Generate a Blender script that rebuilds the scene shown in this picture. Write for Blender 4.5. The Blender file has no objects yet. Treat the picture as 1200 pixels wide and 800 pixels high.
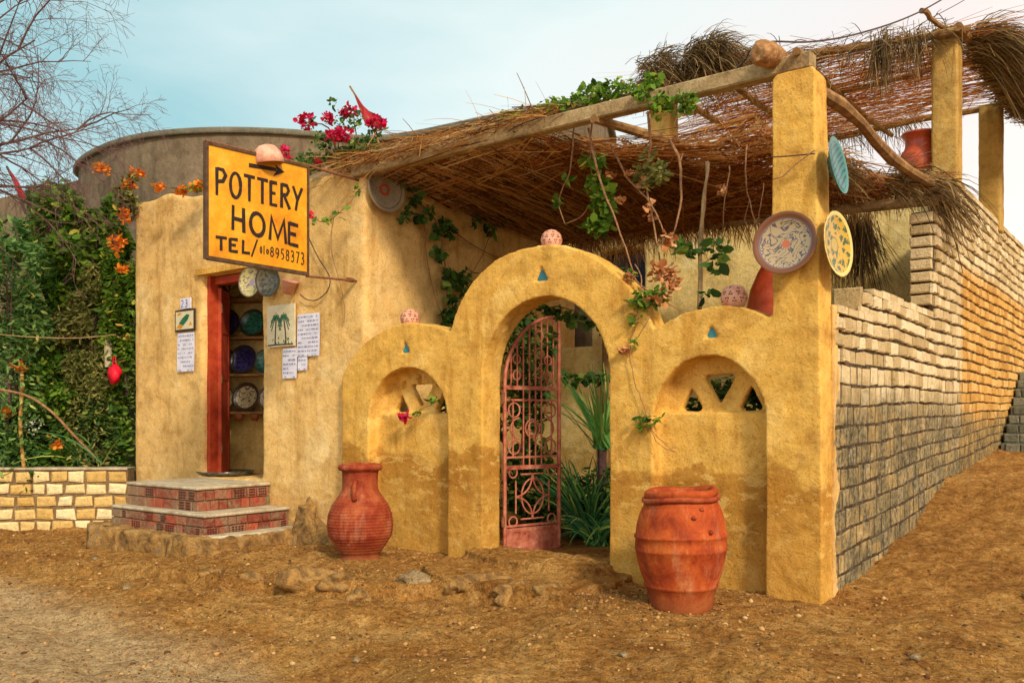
import bpy, bmesh, math, random
import numpy as np
from mathutils import Vector, Matrix
R=math.radians
random.seed(7); rng=np.random.default_rng(11)
scene=bpy.context.scene
col=scene.collection
# ------------------------------------------------------------------ camera, sky, sun, exposure
cam=bpy.data.cameras.new('camera'); camo=bpy.data.objects.new('camera',cam); col.objects.link(camo)
camo.location=(2.14,-6.51,1.35); camo.rotation_euler=(R(90),0,R(37.44))
cam.lens=31.35; cam.sensor_width=36; cam.shift_y=0.075; cam.clip_end=600; cam.clip_start=0.05
scene.camera=camo
scene.render.resolution_x=1024; scene.render.resolution_y=682
SUN_EL=34; SUN_AZ=118      # azimuth of the sun measured clockwise from +Y
w=bpy.data.worlds.new('World'); scene.world=w; w.use_nodes=True
nt=w.node_tree; nt.nodes.clear()
def N(t,tp,**k):
    n=t.nodes.new(tp)
    for a,b in k.items(): setattr(n,a,b)
    return n
out=N(nt,'ShaderNodeOutputWorld'); bg=N(nt,'ShaderNodeBackground'); bg.inputs[1].default_value=0.12
sky=N(nt,'ShaderNodeTexSky',sky_type='NISHITA'); sky.sun_disc=False
sky.sun_elevation=R(SUN_EL); sky.sun_rotation=R(SUN_AZ); sky.dust_density=3.0; sky.air_density=1.2
tc=N(nt,'ShaderNodeTexCoord')
# evening cloud veil over the sky: teal high on the left, cream and pink low on the right
nz=N(nt,'ShaderNodeTexNoise'); nz.inputs['Scale'].default_value=2.2; nz.inputs['Detail'].default_value=6
mp=N(nt,'ShaderNodeMapping'); mp.inputs['Scale'].default_value=(1,1,3.2)
nt.links.new(tc.outputs['Generated'],mp.inputs[0]); nt.links.new(mp.outputs[0],nz.inputs[0])
dt=N(nt,'ShaderNodeVectorMath',operation='DOT_PRODUCT'); dt.inputs[1].default_value=(0.66,0.10,-0.50)
nt.links.new(tc.outputs['Generated'],dt.inputs[0])
ad=N(nt,'ShaderNodeMath',operation='MULTIPLY_ADD'); ad.inputs[1].default_value=0.50
nt.links.new(nz.outputs[0],ad.inputs[0]); nt.links.new(dt.outputs['Value'],ad.inputs[2])
rp=N(nt,'ShaderNodeValToRGB'); e=rp.color_ramp
e.elements[0].position=0.0; e.elements[0].color=(2.2,4.0,4.6,1)
e.elements[1].position=0.74; e.elements[1].color=(8.2,7.3,6.5,1)
for p,c in ((0.0,(2.5,4.4,4.6,1)),(0.13,(4.3,5.6,5.6,1)),(0.26,(5.8,6.5,6.2,1)),(0.38,(6.4,6.4,6.1,1)),(0.52,(6.9,6.1,5.7,1))):
    if p==0.0: e.elements[0].color=c
    else:
        q=e.elements.new(p); q.color=c
sh=N(nt,'ShaderNodeMath',operation='ADD'); sh.inputs[1].default_value=0.47
nt.links.new(ad.outputs[0],sh.inputs[0]); nt.links.new(sh.outputs[0],rp.inputs[0])
mx=N(nt,'ShaderNodeMixRGB'); mx.inputs[0].default_value=0.86
nt.links.new(sky.outputs[0],mx.inputs[1]); nt.links.new(rp.outputs[0],mx.inputs[2])
nt.links.new(mx.outputs[0],bg.inputs[0]); nt.links.new(bg.outputs[0],out.inputs[0])
sd=bpy.data.lights.new('sun','SUN'); sd.energy=2.6; sd.angle=R(8); sd.color=(1.0,0.86,0.66)
so=bpy.data.objects.new('sun',sd); col.objects.link(so)
az=R(SUN_AZ); el=R(SUN_EL)
sdir=Vector((math.sin(az)*math.cos(el),math.cos(az)*math.cos(el),math.sin(el)))
so.rotation_euler=sdir.to_track_quat('Z','Y').to_euler(); so.location=(6,-6,8)
scene.view_settings.view_transform='Standard'; scene.view_settings.look='None'
scene.view_settings.exposure=0.43; scene.view_settings.gamma=1
scene.view_settings.use_curve_mapping=False
scene.render.engine='CYCLES'

# ------------------------------------------------------------------ materials
def newmat(name):
    m=bpy.data.materials.new(name); m.use_nodes=True; t=m.node_tree
    b=t.nodes['Principled BSDF']; return m,t,b
def ramp(t,stops,src,interp='LINEAR'):
    r=N(t,'ShaderNodeValToRGB'); r.color_ramp.interpolation=interp
    els=r.color_ramp.elements
    els[0].position=stops[0][0]; els[0].color=(*stops[0][1],1)
    els[1].position=stops[-1][0]; els[1].color=(*stops[-1][1],1)
    for p,c in stops[1:-1]:
        q=els.new(p); q.color=(*c,1)
    if src is not None: t.links.new(src,r.inputs[0])
    return r
def noise(t,vec,scale,detail=6,rough=0.6,dist=0.0):
    n=N(t,'ShaderNodeTexNoise'); n.inputs['Scale'].default_value=scale; n.inputs['Detail'].default_value=detail
    n.inputs['Roughness'].default_value=rough; n.inputs['Distortion'].default_value=dist
    if vec is not None: t.links.new(vec,n.inputs['Vector'])
    return n
def objco(t,scale=None):
    c=N(t,'ShaderNodeTexCoord'); o=c.outputs['Object']
    if scale:
        m=N(t,'ShaderNodeMapping'); m.inputs['Scale'].default_value=scale
        t.links.new(o,m.inputs[0]); o=m.outputs[0]
    return o
def mix(t,fac,a,b,mode='MIX'):
    m=N(t,'ShaderNodeMixRGB',blend_type=mode)
    for i,v in ((0,fac),(1,a),(2,b)):
        if isinstance(v,(int,float)): m.inputs[i].default_value=v
        elif isinstance(v,tuple): m.inputs[i].default_value=(*v,1)
        else: t.links.new(v,m.inputs[i])
    return m.outputs[0]
def bump(t,b,src,strength,dist=0.02,prev=None):
    n=N(t,'ShaderNodeBump'); n.inputs['Strength'].default_value=strength; n.inputs['Distance'].default_value=dist
    t.links.new(src,n.inputs['Height'])
    if prev is not None: t.links.new(prev,n.inputs['Normal'])
    t.links.new(n.outputs[0],b.inputs['Normal']); return n.outputs[0]
def math_(t,op,a,b=0.0):
    m=N(t,'ShaderNodeMath',operation=op)
    for i,v in ((0,a),(1,b)):
        if isinstance(v,(int,float)): m.inputs[i].default_value=v
        else: t.links.new(v,m.inputs[i])
    return m.outputs[0]

def mat_plaster(name,c_main,c_light,c_dark,c_damp,damp_z=1.0,damp=0.8):
    m,t,b=newmat(name)
    o=objco(t); n1=noise(t,o,1.3,7,0.65,0.4); n2=noise(t,o,7,7,0.7); n3=noise(t,o,60,5,0.7)
    st=noise(t,objco(t,(3.2,3.2,0.45)),1.6,6,0.62)
    base=ramp(t,[(0.33,c_dark),(0.46,c_main),(0.55,c_main),(0.68,c_light)],n1.outputs[0]).outputs[0]
    f2=ramp(t,[(0.35,(0,0,0)),(0.7,(1,1,1))],n2.outputs[0]).outputs[0]
    base=mix(t,math_(t,'MULTIPLY',f2,0.45),base,c_light)
    f3=ramp(t,[(0.52,(0,0,0)),(0.70,(1,1,1))],st.outputs[0]).outputs[0]
    base=mix(t,math_(t,'MULTIPLY',f3,0.7),base,c_dark)
    # rising damp: an irregular tide line near the foot of the wall, with pale salt patches
    sx=N(t,'ShaderNodeSeparateXYZ'); t.links.new(o,sx.inputs[0])
    nd=noise(t,o,1.7,5,0.6)
    h=math_(t,'SUBTRACT',math_(t,'ADD',damp_z-0.45,math_(t,'MULTIPLY',nd.outputs[0],0.9)),sx.outputs[2])
    fd=ramp(t,[(0.0,(0,0,0)),(0.04,(0.8,0.8,0.8)),(0.16,(1,1,1)),(0.55,(0.55,0.55,0.55))],h).outputs[0]
    base=mix(t,math_(t,'MULTIPLY',fd,damp),base,mix(t,n2.outputs[0],c_damp,c_dark))
    ns=noise(t,objco(t,(1,1,2.2)),4.5,6,0.7); fs=ramp(t,[(0.54,(0,0,0)),(0.60,(1,1,1))],ns.outputs[0]).outputs[0]
    base=mix(t,math_(t,'MULTIPLY',math_(t,'MULTIPLY',fs,fd),0.5),base,c_light)
    # fine speckle and hairline grime
    sp=ramp(t,[(0.30,(0.45,0.42,0.38)),(0.46,(1,1,1)),(0.62,(1,1,1)),(0.75,(1.25,1.22,1.1))],n3.outputs[0]).outputs[0]
    base=mix(t,0.9,base,sp,'MULTIPLY')
    n4=noise(t,o,19,6,0.72,0.8); base=mix(t,0.6,base,ramp(t,[(0.32,(0.62,0.56,0.48)),(0.47,(1,1,1)),(0.6,(1,1,1)),(0.72,(1.22,1.2,1.15))],n4.outputs[0]).outputs[0],'MULTIPLY')
    # short trowel strokes
    tw=noise(t,objco(t,(1,1,1.25)),4.2,4,0.55,0.3); base=mix(t,0.6,base,ramp(t,[(0.34,(0.72,0.66,0.56)),(0.48,(1,1,1)),(0.68,(1.15,1.13,1.08))],tw.outputs[0]).outputs[0],'MULTIPLY')
    t.links.new(base,b.inputs['Base Color']); b.inputs['Roughness'].default_value=0.95
    b.inputs['Specular IOR Level'].default_value=0.1
    # hairline cracks where a slow noise allows them
    wv=N(t,'ShaderNodeTexVoronoi',feature='DISTANCE_TO_EDGE'); wv.inputs['Scale'].default_value=1.7
    dn=noise(t,o,3.0,5,0.7); av=N(t,'ShaderNodeVectorMath',operation='MULTIPLY_ADD'); av.inputs[1].default_value=(0.5,0.5,0.5)
    t.links.new(dn.outputs['Color'],av.inputs[0]); t.links.new(o,av.inputs[2]); t.links.new(av.outputs[0],wv.inputs['Vector'])
    ck=math_(t,'MULTIPLY',math_(t,'LESS_THAN',wv.outputs['Distance'],0.0035),ramp(t,[(0.52,(0,0,0)),(0.58,(1,1,1))],noise(t,o,1.1,3).outputs[0]).outputs[0])
    base=mix(t,math_(t,'MULTIPLY',ck,0.7),base,c_dark); t.links.new(base,b.inputs['Base Color'])
    p=bump(t,b,n2.outputs[0],0.5,0.04); p=bump(t,b,n4.outputs[0],0.3,0.015,p); p=bump(t,b,tw.outputs[0],0.25,0.05,p); bump(t,b,n3.outputs[0],0.4,0.008,p)
    return m
def mat_var(name,stops,scale=8,rough=0.8,bs=0.4,bd=0.01,attr=None,spec=0.2,fine=40,contrast=0.6,distort=0.0,metal=0):
    """noise coloured material; attr: per-vertex 'rnd' colour choice, then noise modulates"""
    m,t,b=newmat(name); o=objco(t); n1=noise(t,o,scale,7,0.65,distort); n2=noise(t,o,fine,5,0.7)
    if attr:
        a=N(t,'ShaderNodeAttribute',attribute_name='rnd'); c=ramp(t,stops,a.outputs['Fac']).outputs[0]
        g=ramp(t,[(0.3,(0.55,0.53,0.5)),(0.5,(1,1,1)),(0.72,(1.25,1.2,1.15))],n1.outputs[0]).outputs[0]
        c=mix(t,contrast,c,g,'MULTIPLY')
    else: c=ramp(t,stops,n1.outputs[0]).outputs[0]
    g2=ramp(t,[(0.3,(0.6,0.6,0.6)),(0.5,(1,1,1)),(0.7,(1.2,1.2,1.2))],n2.outputs[0]).outputs[0]
    c=mix(t,contrast,c,g2,'MULTIPLY')
    t.links.new(c,b.inputs['Base Color']); b.inputs['Roughness'].default_value=rough
    b.inputs['Specular IOR Level'].default_value=spec; b.inputs['Metallic'].default_value=metal
    if bs>0:
        p=bump(t,b,n1.outputs[0],bs,bd*2); bump(t,b,n2.outputs[0],bs,bd*0.6,p)
    return m
def mat_leaf(name,stops,trans=0.42,rough=0.6):
    m,t,b=newmat(name); a=N(t,'ShaderNodeAttribute',attribute_name='rnd')
    c=ramp(t,stops,a.outputs['Fac']).outputs[0]
    t.links.new(c,b.inputs['Base Color']); b.inputs['Roughness'].default_value=rough
    b.inputs['Specular IOR Level'].default_value=0.25
    tr=N(t,'ShaderNodeBsdfTranslucent'); t.links.new(c,tr.inputs[0])
    mx=N(t,'ShaderNodeMixShader'); mx.inputs[0].default_value=trans
    o=t.nodes['Material Output']; t.links.new(b.outputs[0],mx.inputs[1]); t.links.new(tr.outputs[0],mx.inputs[2])
    t.links.new(mx.outputs[0],o.inputs[0]); return m
def mat_flat(name,c,rough=0.7,spec=0.2,metal=0):
    return mat_var(name,[(0.3,tuple(x*0.75 for x in c)),(0.5,c),(0.7,tuple(min(1,x*1.2) for x in c))],12,rough,0.15,0.004,spec=spec,contrast=0.35,metal=metal)

def mat_clay(name,stops,scale=5,rough=0.8,bs=0.4,bd=0.01,spec=0.2,fine=50,contrast=0.5):
    m,t,b=newmat(name); o=objco(t); n1=noise(t,o,scale,7,0.68,0.5); n2=noise(t,o,fine,5,0.7)
    c=ramp(t,stops,n1.outputs[0]).outputs[0]
    st=noise(t,objco(t,(7,7,1.1)),1.5,6,0.65); f=ramp(t,[(0.54,(0,0,0)),(0.70,(1,1,1))],st.outputs[0]).outputs[0]
    c=mix(t,math_(t,'MULTIPLY',f,0.28),c,(0.66,0.36,0.20))          # lime bloom in vertical runs
    st2=noise(t,objco(t,(5,5,2.2)),1.9,6,0.7); f=ramp(t,[(0.55,(0,0,0)),(0.68,(1,1,1))],st2.outputs[0]).outputs[0]
    c=mix(t,math_(t,'MULTIPLY',f,0.65),c,(0.16,0.035,0.015))          # soot and damp blotches
    sx=N(t,'ShaderNodeSeparateXYZ'); t.links.new(o,sx.inputs[0])
    fz=ramp(t,[(0.0,(1,1,1)),(0.16,(0,0,0))],math_(t,'SUBTRACT',sx.outputs[2],math_(t,'MULTIPLY',n1.outputs[0],0.12))).outputs[0]
    c=mix(t,math_(t,'MULTIPLY',fz,0.55),c,(0.22,0.08,0.025))          # soil splashed on the foot
    g2=ramp(t,[(0.3,(0.55,0.55,0.55)),(0.5,(1,1,1)),(0.7,(1.25,1.2,1.15))],n2.outputs[0]).outputs[0]
    c=mix(t,contrast,c,g2,'MULTIPLY'); t.links.new(c,b.inputs['Base Color']); b.inputs['Roughness'].default_value=rough
    b.inputs['Specular IOR Level'].default_value=spec; p=bump(t,b,n1.outputs[0],bs,bd*2); bump(t,b,n2.outputs[0],bs,bd*0.6,p); return m
M={}
M['plaster']=mat_plaster('ochre_plaster',(0.68,0.385,0.072),(0.85,0.58,0.18),(0.42,0.19,0.030),(0.36,0.155,0.020),0.98,0.85)
M['plaster_shop']=mat_plaster('pale_ochre_plaster',(0.72,0.455,0.155),(0.86,0.64,0.30),(0.47,0.245,0.055),(0.58,0.36,0.14),0.5,0.5)
M['plaster_court']=mat_plaster('courtyard_plaster',(0.78,0.58,0.21),(0.86,0.72,0.36),(0.56,0.36,0.09),(0.62,0.36,0.06),1.0,0.6)
M['plaster_grey']=mat_plaster('grey_render',(0.165,0.125,0.08),(0.26,0.20,0.135),(0.085,0.065,0.04),(0.16,0.12,0.08),0.3,0.3)
M['plaster_pillar']=mat_plaster('pillar_plaster',(0.50,0.30,0.075),(0.60,0.43,0.16),(0.30,0.17,0.04),(0.4,0.2,0.04),-3,0.0)
M['rim']=mat_var('cement_rim',[(0.3,(0.09,0.085,0.06)),(0.7,(0.20,0.18,0.13))],5)
M['straw']=mat_leaf('dry_reed',[(0.0,(0.08,0.028,0.008)),(0.3,(0.26,0.09,0.02)),(0.6,(0.54,0.26,0.07)),(0.85,(0.70,0.42,0.14)),(1.0,(0.78,0.58,0.30))],0.46,0.8)
M['straw_red']=mat_leaf('dry_palm_reddish',[(0.0,(0.09,0.022,0.006)),(0.35,(0.34,0.08,0.014)),(0.65,(0.60,0.22,0.045)),(0.9,(0.72,0.38,0.11)),(1.0,(0.78,0.56,0.28))],0.52,0.8)
M['frond']=mat_leaf('dry_frond',[(0.0,(0.06,0.035,0.012)),(0.4,(0.16,0.10,0.035)),(0.75,(0.28,0.18,0.07)),(1.0,(0.46,0.33,0.15))],0.25,0.8)
M['wood']=mat_var('weathered_wood',[(0.25,(0.13,0.085,0.04)),(0.5,(0.36,0.25,0.12)),(0.75,(0.52,0.40,0.22))],5,0.9,0.7,0.01)
M['wood_dark']=mat_var('old_pole_wood',[(0.25,(0.10,0.05,0.02)),(0.5,(0.26,0.14,0.05)),(0.75,(0.42,0.26,0.11))],9,0.9,0.7,0.01)
M['log_end']=mat_var('cut_log_end',[(0.3,(0.13,0.06,0.025)),(0.5,(0.36,0.18,0.07)),(0.7,(0.56,0.34,0.16))],6,0.9,0.8,0.015,distort=1.2)
M['limestone']=mat_var('white_limestone',[(0.0,(0.46,0.34,0.18)),(0.5,(0.60,0.47,0.29)),(1.0,(0.76,0.64,0.45))],14,0.9,0.8,0.012,attr=1)
M['limestone_orange']=mat_var('orange_limestone',[(0.0,(0.50,0.27,0.075)),(0.5,(0.68,0.40,0.12)),(1.0,(0.80,0.52,0.20))],14,0.9,0.8,0.012,attr=1)
M['limestone_grey']=mat_var('smeared_grey_block',[(0.0,(0.20,0.16,0.095)),(0.4,(0.27,0.215,0.125)),(0.75,(0.34,0.27,0.16)),(1.0,(0.46,0.38,0.24))],6,0.95,1.0,0.03,attr=1,contrast=1.0,distort=0.6)
M['mortar']=mat_var('dark_mortar',[(0.3,(0.045,0.03,0.018)),(0.5,(0.10,0.065,0.035)),(0.7,(0.24,0.18,0.11))],10,0.95,1.0,0.02)
M['mortar_lower']=mat_var('smeared_cement',[(0.3,(0.10,0.08,0.05)),(0.5,(0.24,0.185,0.10)),(0.7,(0.40,0.29,0.14))],7,0.95,1.0,0.03)
def mat_side_blocks():
    m,t,b=newmat('side_wall_limestone'); o=objco(t)
    a=N(t,'ShaderNodeAttribute',attribute_name='rnd')
    c=ramp(t,[(0.0,(0.50,0.36,0.17)),(0.5,(0.68,0.52,0.28)),(1.0,(0.84,0.70,0.44))],a.outputs['Fac']).outputs[0]
    oc=ramp(t,[(0.0,(0.52,0.27,0.07)),(0.5,(0.68,0.38,0.10)),(1.0,(0.80,0.50,0.18))],a.outputs['Fac']).outputs[0]
    sx=N(t,'ShaderNodeSeparateXYZ'); t.links.new(o,sx.inputs[0]); yy=sx.outputs[1]; zz=sx.outputs[2]
    nb=noise(t,o,0.9,5,0.6); nm=noise(t,o,3.5,6,0.7,0.5); nf=noise(t,o,22,6,0.75); ng=noise(t,o,80,4,0.7)
    # orange stone starts part way along, with an uneven border and a pale cap course band
    e1=math_(t,'ADD',yy,math_(t,'MULTIPLY',nm.outputs[0],0.3)); f1=ramp(t,[(0.0,(0,0,0)),(0.08,(1,1,1))],math_(t,'SUBTRACT',e1,4.95)).outputs[0]
    e2=math_(t,'SUBTRACT',3.35,math_(t,'ADD',zz,math_(t,'MULTIPLY',nm.outputs[0],0.3))); f2=ramp(t,[(0.0,(0,0,0)),(0.15,(1,1,1))],e2).outputs[0]
    c=mix(t,math_(t,'MULTIPLY',f1,f2),c,oc)
    # cement and soil smeared over the lower courses
    lim=math_(t,'SUBTRACT',math_(t,'ADD',1.30,math_(t,'MULTIPLY',nb.outputs[0],0.55)),math_(t,'MULTIPLY',yy,0.035))
    e3=math_(t,'ADD',math_(t,'SUBTRACT',lim,zz),math_(t,'MULTIPLY',math_(t,'SUBTRACT',nm.outputs[0],0.3),0.9)); f3=ramp(t,[(0.0,(0,0,0)),(0.30,(1,1,1))],e3).outputs[0]
    sm=ramp(t,[(0.33,(0.05,0.045,0.028)),(0.43,(0.115,0.10,0.06)),(0.52,(0.20,0.16,0.08)),(0.60,(0.36,0.24,0.09)),(0.70,(0.50,0.40,0.22))],nm.outputs[0]).outputs[0]
    patch=ramp(t,[(0.42,(1,1,1)),(0.66,(0.55,0.55,0.55))],nf.outputs[0]).outputs[0]
    c=mix(t,math_(t,'MULTIPLY',f3,patch),c,sm)
    c=mix(t,0.85,c,ramp(t,[(0.28,(0.45,0.43,0.38)),(0.45,(1,1,1)),(0.60,(1,1,1)),(0.75,(1.3,1.26,1.15))],nf.outputs[0]).outputs[0],'MULTIPLY')
    c=mix(t,0.6,c,ramp(t,[(0.3,(0.6,0.6,0.6)),(0.5,(1,1,1)),(0.7,(1.2,1.2,1.2))],ng.outputs[0]).outputs[0],'MULTIPLY')
    t.links.new(c,b.inputs['Base Color']); b.inputs['Roughness'].default_value=0.95; b.inputs['Specular IOR Level'].default_value=0.05
    p=bump(t,b,nm.outputs[0],0.9,0.05); p=bump(t,b,nf.outputs[0],1.0,0.02,p); bump(t,b,ng.outputs[0],0.5,0.006,p); return m
M['side_block']=mat_side_blocks()
M['garden_block']=mat_var('yellow_limestone',[(0.0,(0.58,0.36,0.10)),(0.5,(0.76,0.55,0.22)),(1.0,(0.84,0.70,0.40))],12,0.9,0.9,0.015,attr=1)
M['garden_mortar']=mat_var('brown_mortar',[(0.3,(0.15,0.09,0.04)),(0.7,(0.34,0.23,0.12))],10,0.95,0.8,0.02)
M['redbrick']=mat_var('hollow_red_brick',[(0.0,(0.16,0.05,0.03)),(0.4,(0.32,0.055,0.035)),(0.8,(0.46,0.09,0.045)),(1.0,(0.34,0.24,0.14))],7,0.85,0.9,0.012,attr=1,contrast=1.0,distort=0.7)
def mat_redbrick():
    m,t,b=newmat('hollow_red_brick'); o=objco(t); a=N(t,'ShaderNodeAttribute',attribute_name='rnd')
    n1=noise(t,o,6,7,0.7,0.6); n2=noise(t,o,45,5,0.75); n0=noise(t,o,2.3,5,0.65)
    c=ramp(t,[(0.0,(0.20,0.05,0.03)),(0.5,(0.34,0.06,0.035)),(1.0,(0.42,0.10,0.05))],a.outputs['Fac']).outputs[0]
    g=ramp(t,[(0.42,(0,0,0)),(0.60,(1,1,1))],n1.outputs[0]).outputs[0]; c=mix(t,math_(t,'MULTIPLY',g,0.8),c,(0.27,0.20,0.12))
    sx=N(t,'ShaderNodeSeparateXYZ'); t.links.new(o,sx.inputs[0])
    l=ramp(t,[(0.0,(1,1,1)),(0.5,(0,0,0))],math_(t,'ADD',math_(t,'ADD',sx.outputs[0],7.55),math_(t,'MULTIPLY',n0.outputs[0],0.5))).outputs[0]
    c=mix(t,math_(t,'MULTIPLY',l,0.75),c,(0.30,0.22,0.13))
    c=mix(t,0.9,c,ramp(t,[(0.3,(0.4,0.4,0.4)),(0.5,(1,1,1)),(0.7,(1.3,1.25,1.2))],n2.outputs[0]).outputs[0],'MULTIPLY')
    t.links.new(c,b.inputs['Base Color']); b.inputs['Roughness'].default_value=0.92; b.inputs['Specular IOR Level'].default_value=0.1
    p=bump(t,b,n1.outputs[0],1.0,0.03); bump(t,b,n2.outputs[0],0.9,0.01,p); return m
M['redbrick']=mat_redbrick()
M['hole']=mat_flat('brick_hole_shade',(0.05,0.018,0.012))  # dark colour for the shade inside hollow bricks, on quads over the face
M['cement']=mat_var('worn_cement',[(0.3,(0.28,0.22,0.13)),(0.5,(0.46,0.38,0.25)),(0.7,(0.62,0.54,0.39))],6,0.9,0.6,0.01)
M['rubble']=mat_var('rubble_base',[(0.28,(0.09,0.05,0.02)),(0.42,(0.26,0.145,0.05)),(0.56,(0.52,0.29,0.085)),(0.66,(0.34,0.24,0.13)),(0.76,(0.55,0.42,0.24))],5,0.95,1.0,0.04,distort=0.8)
M['terracotta']=mat_clay('terracotta',[(0.25,(0.11,0.014,0.005)),(0.43,(0.29,0.040,0.007)),(0.55,(0.41,0.070,0.011)),(0.68,(0.50,0.14,0.03))],4.2,0.8,0.35,0.008,spec=0.25,fine=55,contrast=0.5)
M['terracotta_dark']=mat_clay('ribbed_terracotta',[(0.25,(0.10,0.014,0.006)),(0.45,(0.26,0.036,0.010)),(0.7,(0.42,0.12,0.04))],5,0.8,0.3,0.006,spec=0.25,fine=55,contrast=0.5)
M['red_glaze']=mat_var('red_glazed_clay',[(0.3,(0.30,0.035,0.010)),(0.6,(0.50,0.07,0.018)),(0.8,(0.60,0.18,0.07))],6,0.35,0.2,0.005,spec=0.5)
M['pink_clay']=mat_var('pink_clay',[(0.3,(0.46,0.20,0.12)),(0.5,(0.66,0.33,0.22)),(0.7,(0.76,0.46,0.34))],12,0.85,0.4,0.006)
M['clay_hole_shade']=mat_flat('opening_shade',(0.14,0.035,0.02))  # painted shade for the lamp openings, the globe itself is not cut
M['red_paint']=mat_var('red_painted_wood',[(0.3,(0.22,0.02,0.008)),(0.5,(0.42,0.045,0.012)),(0.75,(0.52,0.10,0.03))],6,0.6,0.4,0.006,spec=0.3)
M['gate_paint']=mat_var('pink_rusty_paint',[(0.3,(0.10,0.025,0.010)),(0.43,(0.38,0.095,0.052)),(0.56,(0.48,0.16,0.095)),(0.72,(0.60,0.30,0.18))],9,0.7,0.5,0.006,spec=0.3)
M['sign_yellow']=mat_var('sign_yellow_paint',[(0.28,(0.50,0.16,0.010)),(0.42,(0.66,0.27,0.008)),(0.56,(0.72,0.34,0.010)),(0.72,(0.78,0.46,0.05))],4.5,0.55,0.2,0.003,spec=0.35,contrast=0.35)
M['sign_ink']=mat_var('sign_dark_paint',[(0.3,(0.015,0.012,0.012)),(0.7,(0.05,0.025,0.02))],20,0.6,0.0)
M['sign_frame']=mat_var('dark_frame',[(0.3,(0.05,0.03,0.015)),(0.7,(0.14,0.075,0.04))],12,0.7,0.4)
M['rust']=mat_var('rusty_rod',[(0.3,(0.12,0.045,0.02)),(0.7,(0.30,0.13,0.06))],20,0.8,0.4,0.004)
M['wire']=mat_flat('wire',(0.07,0.04,0.035),0.6)
M['paper']=mat_var('paper',[(0.3,(0.60,0.60,0.72)),(0.7,(0.78,0.78,0.88))],9,0.9,0.1,0.002,contrast=0.2)
M['ink_blue']=mat_flat('blue_ink',(0.16,0.18,0.40))
M['tile_cream']=mat_var('cream_tile',[(0.3,(0.60,0.50,0.28)),(0.7,(0.76,0.68,0.46))],9,0.3,0.1,spec=0.4,contrast=0.3)
M['paint_green']=mat_flat('palm_green_paint',(0.02,0.14,0.06),0.4)
M['paint_brown']=mat_flat('dark_brown_paint',(0.05,0.03,0.02),0.5)
M['tile_turq']=mat_var('turquoise_glaze',[(0.3,(0.02,0.10,0.12)),(0.7,(0.04,0.26,0.28))],9,0.25,0.2,spec=0.5)
M['bark']=mat_var('bark',[(0.3,(0.07,0.035,0.035)),(0.7,(0.20,0.11,0.10))],14,0.9,0.6)
M['vine_stem']=mat_var('vine_stem',[(0.3,(0.16,0.07,0.03)),(0.7,(0.40,0.22,0.11))],20,0.9,0.3)
M['cane']=mat_var('orange_cane',[(0.3,(0.30,0.15,0.04)),(0.7,(0.56,0.34,0.10))],10,0.8,0.3)
M['leaf']=mat_leaf('leaf_green',[(0.0,(0.030,0.065,0.009)),(0.35,(0.092,0.200,0.020)),(0.7,(0.219,0.387,0.040)),(0.92,(0.456,0.544,0.069)),(1.0,(0.765,0.487,0.092))])
M['leaf_dark']=mat_leaf('leaf_dark_green',[(0.0,(0.019,0.043,0.014)),(0.4,(0.055,0.143,0.025)),(0.8,(0.146,0.286,0.052)),(1.0,(0.365,0.444,0.092))])
M['leaf_blue']=mat_leaf('leaf_blue_green',[(0.0,(0.036,0.078,0.020)),(0.4,(0.119,0.272,0.069)),(0.8,(0.328,0.515,0.138)),(1.0,(0.729,0.716,0.230))])
M['leaf_olive']=mat_leaf('leaf_olive',[(0.0,(0.054,0.061,0.016)),(0.4,(0.189,0.216,0.054)),(0.8,(0.405,0.378,0.108)),(1.0,(0.648,0.513,0.203))])
M['blade']=mat_leaf('strap_leaf',[(0.0,(0.024,0.096,0.048)),(0.5,(0.080,0.304,0.112)),(0.85,(0.256,0.576,0.128)),(1.0,(0.608,0.700,0.160))],0.3,0.4)
M['flower_orange']=mat_leaf('orange_flower',[(0.0,(0.62,0.12,0.01)),(0.5,(0.80,0.22,0.015)),(1.0,(0.85,0.38,0.05))],0.3)
M['flower_red']=mat_leaf('crimson_bract',[(0.0,(0.42,0.005,0.03)),(0.5,(0.68,0.012,0.05)),(1.0,(0.72,0.03,0.18))],0.3)
M['flower_dry']=mat_leaf('dry_orange_bract',[(0.0,(0.40,0.13,0.04)),(0.5,(0.68,0.32,0.12)),(1.0,(0.74,0.46,0.24))],0.3)
M['flower_white']=mat_leaf('white_flower',[(0.0,(0.6,0.55,0.5)),(1.0,(0.8,0.78,0.74))],0.2)
M['flag_red']=mat_leaf('red_cloth',[(0.0,(0.35,0.02,0.03)),(1.0,(0.60,0.05,0.07))],0.2)
M['flag_dark']=mat_leaf('dark_cloth',[(0.0,(0.06,0.05,0.08)),(1.0,(0.16,0.13,0.20))],0.2)
M['dark']=mat_flat('dark_void',(0.02,0.02,0.025))
M['window_dark']=mat_var('dark_window_pane',[(0.3,(0.01,0.015,0.03)),(0.7,(0.03,0.05,0.09))],5,0.2,0.0,spec=0.5)
M['red_cloth']=mat_flat('red_plastic',(0.62,0.01,0.03),0.5)
M['stone_pale']=mat_var('pale_stone',[(0.3,(0.22,0.13,0.055)),(0.5,(0.42,0.29,0.14)),(0.7,(0.60,0.48,0.30))],5,0.9,1.0,0.03)
M['shade_block']=mat_var('shaded_grey_block',[(0.0,(0.12,0.12,0.08)),(1.0,(0.24,0.23,0.16))],12,0.95,0.8,0.02,attr=1)  # shade over the far stairs is put into this dark grey green
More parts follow.
